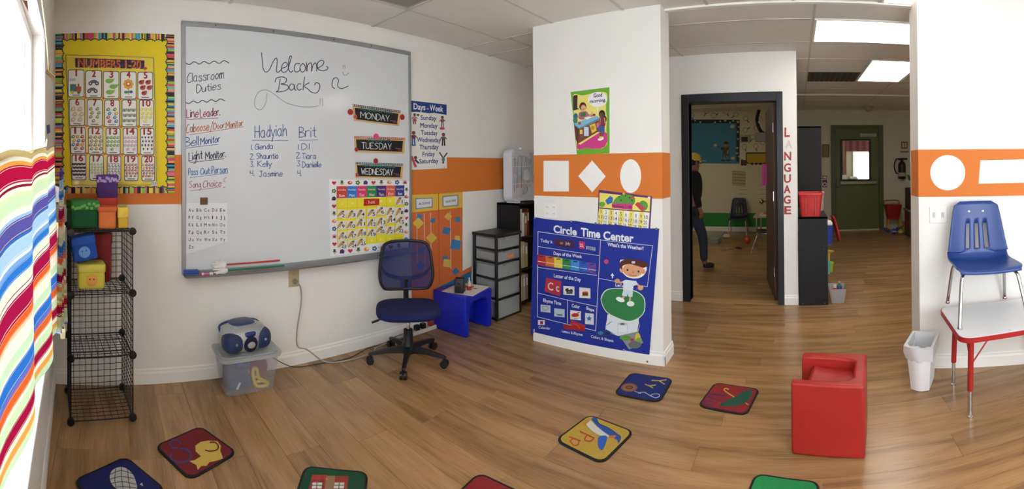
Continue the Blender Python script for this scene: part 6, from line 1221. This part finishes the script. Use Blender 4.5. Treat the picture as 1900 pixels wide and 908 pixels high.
# ================================================================== BACK ROOM
cb = thing('added_room_light', 'unseen ceiling lamp added to light the back room', 'ceiling light', (6.6, 2.3, CEIL-.03)); box('housing', (-.35, .35, -.2, .2, .012, .03), TRIM, cb); box('diffuser', (-.33, .33, -.18, .18, 0, .012), M('#ffeec8', .5, var=0, emit=BACK_ROOM), cb)  # glowing fixture added out of the door's view to brighten this room
t, f = poster('blue_display', 'blue paper display board with black dotted border in the back room', 'bulletin board', PE.off(.001), [(1272, 222), (1373, 222.5), (1372, 304), (1272, 303)], M('#3f7f98', .7, var=.06), .004)
f.T(1270, 170, 6.0526)
f.rect(10, 318, 620, 356, '#1c1c20', 1); f.poly([(582, 318), (620, 318), (616, 792), (582, 790)], '#1c1c20', 1)
for x, y, r in ((120, 328, 9), (178, 344, 11), (342, 346, 11), (402, 334, 10), (458, 326, 15), (512, 348, 10), (546, 330, 12), (600, 342, 16), (612, 398, 12), (598, 454, 13), (600, 532, 11), (592, 634, 13), (590, 694, 12), (610, 730, 9), (538, 392, 26), (346, 604, 19), (544, 748, 22)): f.ell(x, y, r, r*.85, '#b8b090', 2)
f.line([(70, 640), (200, 670), (340, 600)], 4, '#3a6070', 1, smooth=True); f.line([(366, 616), (402, 632)], 8, '#3a3a40', 2)
f.build('border_dots', t)
t, f = poster('explorer_cutout', 'paper child figure with hat on the blue display board', 'cutout', PE.off(.0055), [(1270+430/6.05, 170+620/6.05), (1270+500/6.05, 170+620/6.05), (1270+500/6.05, 170+740/6.05), (1270+430/6.05, 170+740/6.05)], M('#4a5058', .7), .001); f.T(1270, 170, 6.0526)
f.ell(466, 596, 26, 28, '#9a7a5a', 1); f.poly([(438, 590), (446, 564), (480, 560), (496, 580), (498, 596)], '#3a3430', 2); f.poly([(420, 640), (450, 622), (490, 624), (500, 650), (486, 680), (440, 680)], '#5a3a2c', 2); f.ell(424, 642, 18, 16, '#26262a', 3); f.line([(488, 660), (484, 696)], 10, '#a0a098', 2); f.line([(450, 720), (448, 770)], 12, '#8a7a6a', 1); f.line([(478, 720), (486, 770)], 12, '#8a7a6a', 1); f.ell(434, 774, 28, 10, '#24262a', 2); f.ell(492, 772, 26, 10, '#24262a', 2)
f.build('painted_figure', t)
t, f = poster('yellow_display', 'yellow framed display panel with small train in the back room', 'display panel', PE.off(.001), [(1384, 283), (1432, 283), (1432, 304), (1384, 304)], M('#4a2a20', .6), .004); f.T(1270, 170, 6.0526); f.poly([(700, 700), (960, 696), (960, 800), (720, 804), (700, 780)], '#c0a22a', 1); f.rect(634, 770, 700, 828, '#5a3024', 1); f.ell(650, 824, 10, 10, '#1c1a1a', 2); f.ell(682, 824, 10, 10, '#1c1a1a', 2); f.rect(640, 756, 652, 775, '#3a2420', 1)
for k in range(4): f.ell(760+k*46, 812, 18, 14, '#2a2222', 1)
f.build('printed_train', t)
t = thing('wall_monitor', 'beige wall thermostat with dark screen in the back room', 'thermostat', PE.at(1382, 258)); box('casing', (-.03, 0, -.11, .1, -.09, .09), M('#b4ac90', .5), t, .01); box('screen', (-.034, -.03, -.07, .07, -.06, .045), M('#20261c', .2), t); box('top_bar', (-.034, -.03, -.075, .075, .055, .068), M('#d8d4bc', .5), t)
mg = [(250, 220, 224, 276), (328, 268, 376, 250), (466, 224, 494, 274), (578, 258, 532, 294), (688, 300, 722, 348), (838, 298, 820, 352), (682, 434, 736, 404), (808, 412, 862, 428), (876, 572, 838, 528), (672, 622, 692, 672), (800, 614, 812, 672), (764, 510, 740, 560), (80, 270, 96, 310)]
ordn = ['leftmost upper', 'second from left upper', 'middle upper', 'tilted upper', 'upper right', 'far right upper', 'middle right', 'right hand', 'lower far right', 'lower left', 'lower middle', 'half hidden', 'jamb side']
for k, (x, y, hx, hy) in enumerate(mg):
    t = thing('magnifier_cutout', '%s paper magnifying glass on the back room wall' % ordn[k], 'cutout', PE.at(1270+x/6.0526, 170+y/6.0526), 0, 'paper magnifying glasses')
    f = Flat(PE.off(.002), t.location); f.T(1270, 170, 6.0526); f.line([(x+27*math.cos(a*.5236), y+27*math.sin(a*.5236)) for a in range(12)], 5, '#7a6f52', 1, closed=True); f.build('lens_ring', t)
    f = Flat(PE.off(.002), t.location); f.T(1270, 170, 6.0526); d = V((hx-x, hy-y, 0)); d.normalize(); f.line([(x+d.x*28, y+d.y*28), (hx, hy)], 9, '#33302a', 1); f.build('handle', t)
t, f = poster('rules_sheet', 'white note sheet with ruled lines on the back room wall', 'paper', PE.off(.001), [(1358, 318), (1384, 320), (1383, 347), (1358, 344)], M('#b9b292', .7), .002); f.T(1270, 310, 3.4947)
for y in (28, 46, 66, 84, 104): f.line([(312, y), (396, y+6)], 3, '#4a4638', 1)
f.build('handwritten_lines', t)
t = thing('wall_lines', 'rows of faint writing on the back room wall above the dado', 'writing', PE.at(1383, 365)); f = Flat(PE.off(.001), t.location); f.T(1270, 310, 3.4947)
for y in (148, 176, 206, 234): f.line([(352, y), (410, y)], 2.5, '#8a8468', 1); f.line([(486, y-30), (534, y-30)], 2.5, '#8a8468', 1)
f.build('ruled_lines', t)
t, f = poster('pink_note', 'bright pink paper hanging on the edge of the open door', 'paper', Plane((5.3, .3, 0), (-1, 0, 0)), [(1414, 304), (1423, 304), (1422.8, 344), (1413.5, 344)], M('#c8288a', .6, var=.03), .002); f.line([(1418, 310), (1418, 338)], 2, '#a01c70', 1); f.build('printed_line', t)
t = thing('projector_arm', 'black curved bracket with grey projector high in the back room', 'projector', (8.6, .72, 2.02)); MB().tube(catmull([(0, .02, .5), (-.02, .06, .3), (0, .0, .1), (0, -.1, .02)], 6), .035, 10).build('bracket', BLACKP, t, smooth=True); box('projector_body', (-.12, .12, -.2, .1, -.12, .05), M('#8a9498', .5), t, .015); MB().lathe([(.045, 0), (.04, .03)], (-.15, -.02, .25), 14, ax=0).build('lens_cap', M('#c8c8c0', .4), t, smooth=True)
school_chair('navy school chair facing out from the back room far wall', (9.12, 1.24, 0), math.radians(272), '#182236')
school_chair('navy school chair beside the table, half hidden by the open door', (7.3, .50, 0), math.radians(180), '#182236')
t = thing('work_table', 'small white work table against the back room partition', 'table', (8.0, .14, 0)); box('table_top', (-.5, .5, 0, .62, .53, .56), M('#b8b29c', .5), t, .006)
for x in (-.45, .45):
    for y in (.05, .57): MB().tube([(x, y, .53), (x, y, 0)], .016, 10).build('leg', CHROME, t, smooth=True)
t = thing('folder_stack', 'stack of pale folders on the work table', 'folders', (7.75, .5, .5605)); box('lower_folder', (-.15, .15, -.12, .16, 0, .02), M('#d4ceb8', .7), t); box('upper_folder', (-.12, .12, -.14, .1, .021, .04), M('#b08a5a', .7), t)
t = thing('orange_ball', 'small orange ball on the back room floor', 'ball', (8.05, .93, 0)); MB().ball((0, 0, .055), .055).build('ball', M('#d8481c', .5), t, smooth=True); MB().lathe([(.0555, .05), (.0555, .06)], n=16).build('seam', M('#b83a18', .5), t)
t = thing('toy_scissors', 'grey and black toy lying on the back room floor', 'toy', (7.5, 1.12, 0), .3); box('blade', (-.02, .02, -.02, .22, 0, .012), M('#9a968a', .4, .5), t, .003, Matrix.Rotation(.5, 4, 'Z')); 
for s in (-1, 1): MB().tube([(.03*s+.035*math.cos(k*.6283), -.1+.05*math.sin(k*.6283), .012) for k in range(10)], .009, 6, True).build('handle_loop', M('#22242a', .5), t, smooth=True)
t = thing('paper_scrap', 'crumpled white paper scrap near the far chair', 'paper', (8.6, 1.42, 0)); b = MB(); r = random.Random(9); b.ball((0, 0, .035), .06, .08, .035, 8, 5); b.v = [(x+r.uniform(-.012, .012), y+r.uniform(-.012, .012), max(0, z+r.uniform(-.01, .01))) for x, y, z in b.v]; b.build('crumpled_sheet', M('#cfc9b4', .7), t)
t = thing('floor_tub', 'clear plastic tub of toys on the back room floor behind the person', 'tub', (8.0, 1.62, 0)); tapered(MB(), .3, .4, .36, .48, .2).build('tub', M('#aab4b0', .25, var=0, alpha=.35), t, smooth=30); box('rim', (-.185, .185, -.245, -.235, .19, .205), M('#aab4b0', .3, alpha=.6), t)
t = thing('tub_toys', 'green and yellow toy blocks inside the floor tub', 'toy blocks', (8.0, 1.62, .008)); box('block', (-.1, .1, -.16, -.02, 0, .08), M('#6a8a5a', .6), t, .01); box('block', (-.1, .08, .02, .17, 0, .1), M('#a89a4a', .6), t, .01)
# ---- person
pe = thing('person', 'person in black sweater, jeans and yellow cap walking in the back room', 'person', (6.0, 1.48, 0))
fw, rt = V((.62, -.78, 0)).normalized(), V((-.78, -.62, 0)).normalized()
def J(r, f_, z): return rt*r+fw*f_+V((0, 0, z))
def skin(name, mat, chain, parent, sub=2):
    vs_, es, rad = [], [], []
    for ch_ in chain:
        prev = None
        for j in ch_:
            key = tuple(round(q, 4) for q in j[0])
            idx = next((i for i, q in enumerate(vs_) if q == key), None)
            if idx is None: vs_.append(key); rad.append(j[1]); idx = len(vs_)-1
            if prev is not None and prev != idx: es.append((prev, idx))
            prev = idx
    me = bpy.data.meshes.new(name); me.from_pydata(vs_, es, []); o = link(name, me, parent)
    sk = o.modifiers.new('skin', 'SKIN'); sk.use_smooth_shade = True
    for i, sv in enumerate(me.skin_vertices[0].data): sv.radius = (rad[i], rad[i]) if not isinstance(rad[i], tuple) else rad[i]; sv.use_root = i == 0
    s = o.modifiers.new('sub', 'SUBSURF'); s.levels = s.render_levels = sub
    me.materials.append(mat); return o
SKN = M('#8a5a44', .6, var=.04)
pel = (J(0, 0, .88), .13); ches = (J(0, .0, 1.24), .15); nk = (J(0, .02, 1.37), .055); hd0 = (J(0, .04, 1.43), .07); hd1 = (J(0, .05, 1.50), .095); hd2 = (J(0, .04, 1.58), .075)
def leg(s, kf, af, tf): return [pel, (J(s*.09, 0, .80), .085), (J(s*.1, kf, .45), .055), (J(s*.11, af, .09), .038), (J(s*.12, af+.06, .04), .035), (J(s*.12, tf, .03), .028)]
def arm(s, sw): return [ches, (J(s*.16, 0, 1.31), .06), (J(s*.215, -.03, 1.08), .042), (J(s*.225, sw, .86), .03), (J(s*.226, sw+.02, .81), .032)]
hand = lambda s, sw: [[(J(s*.226, sw+.02, .81), .032), (J(s*.226+dx*.5, sw+.02+dy, .765), .011), (J(s*.226+dx*.6-s*.012, sw+.025+dy, .765-l), .009)] for dx, dy, l in ((0, -.022, .045), (0, -.008, .058), (0, .008, .055), (0, .022, .044))]+[[(J(s*.226, sw+.02, .81), .032), (J(s*.215, sw+.055, .785), .011), (J(s*.21, sw+.062, .755), .009)]]
body = [[pel, (J(0, 0, 1.05), .12), ches, nk, hd0, hd1, hd2], leg(1, .13, .14, .29), leg(-1, -.02, -.2, -.06), arm(1, .02), arm(-1, -.05)]+hand(1, .02)+hand(-1, -.05)
skin('body', SKN, body, pe)
def grow(c, g): return [(p, (r+g)) for p, r in c]
skin('sweater', M('#101014', .9, var=.1, bump=.3, bscale=90), [grow([(J(0, 0, .92), .13), (J(0, 0, 1.05), .125), ches, (J(0, .015, 1.34), .062)], .034)]+[grow([ches]+arm(s, w_)[1:4], .014) for s, w_ in ((1, .02), (-1, -.05))], pe)
skin('jeans', M('#2a3344', .85, var=.12, vscale=20), [grow([(J(0, 0, .95), .125), pel], .012)]+[grow([pel]+leg(s, k_, a__, t__)[1:4], .016) for s, k_, a__, t__ in ((1, .13, .14, .29), (-1, -.02, -.2, -.06))], pe)
for s, a__, t__ in ((1, .14, .29), (-1, -.2, -.06)): skin('shoe', M('#1a1614', .6), [[(J(s*.11, a__-.02, .055), .048), (J(s*.12, a__+.07, .045), .043), (J(s*.12, t__, .036), .034)]], pe)
b = MB(); c = J(0, .045, 1.5); b.ball(tuple(c+V((0, 0, .04))), .108, .108, .085, 18, 10); b.v = [(x, y, max(z, c.z+.01)) for x, y, z in b.v]; cap_ = b.build('cap', M('#c8a23a', .7, var=.06), pe, smooth=True)
b = MB(); b.prism([(-.075, .08), (.075, .08), (.06, .17), (0, .19), (-.06, .17)], lambda r_, f_: J(r_, f_+.045, 1.505), lambda r_, f_: J(r_, f_+.045, 1.515)); b.build('cap_brim', M('#c8a23a', .7), cap_)
for s in (-1, 1):
    MB().ball(tuple(J(s*.034, .132, 1.50)), .011).build('eye', M('#f0ece4', .3), pe, smooth=True); MB().ball(tuple(J(s*.034, .142, 1.50)), .005).build('pupil', M('#2a1c14', .3), pe, smooth=True); MB().ball(tuple(J(s*.092, .04, 1.485)), .014, .02, .03).build('ear', SKN, pe, smooth=True)
MB().tube([J(0, .135, 1.51), J(0, .158, 1.47)], [.008, .014], 8).build('nose', SKN, pe, smooth=True); MB().tube([J(-.022, .134, 1.435), J(0, .142, 1.433), J(.022, .134, 1.435)], .005, 6).build('mouth', M('#8a4038', .6), pe, smooth=True)
MB().ball(tuple(J(0, .015, 1.5)), .1, .1, .07).build('hair', M('#1c1512', .8), pe, smooth=True)
t = thing('belt_pouch', 'black pouch hanging at the hip of the person', 'pouch', (6.0, 1.48, 0)); box('pouch_body', (.13, .17, -.05, .04, .74, .88), BLACKP, t, .008, Matrix.Rotation(math.atan2(rt.y, rt.x), 4, 'Z')); box('flap', (.168, .174, -.052, .042, .83, .885), M('#1c1c20', .5), t, .003, Matrix.Rotation(math.atan2(rt.y, rt.x), 4, 'Z'))
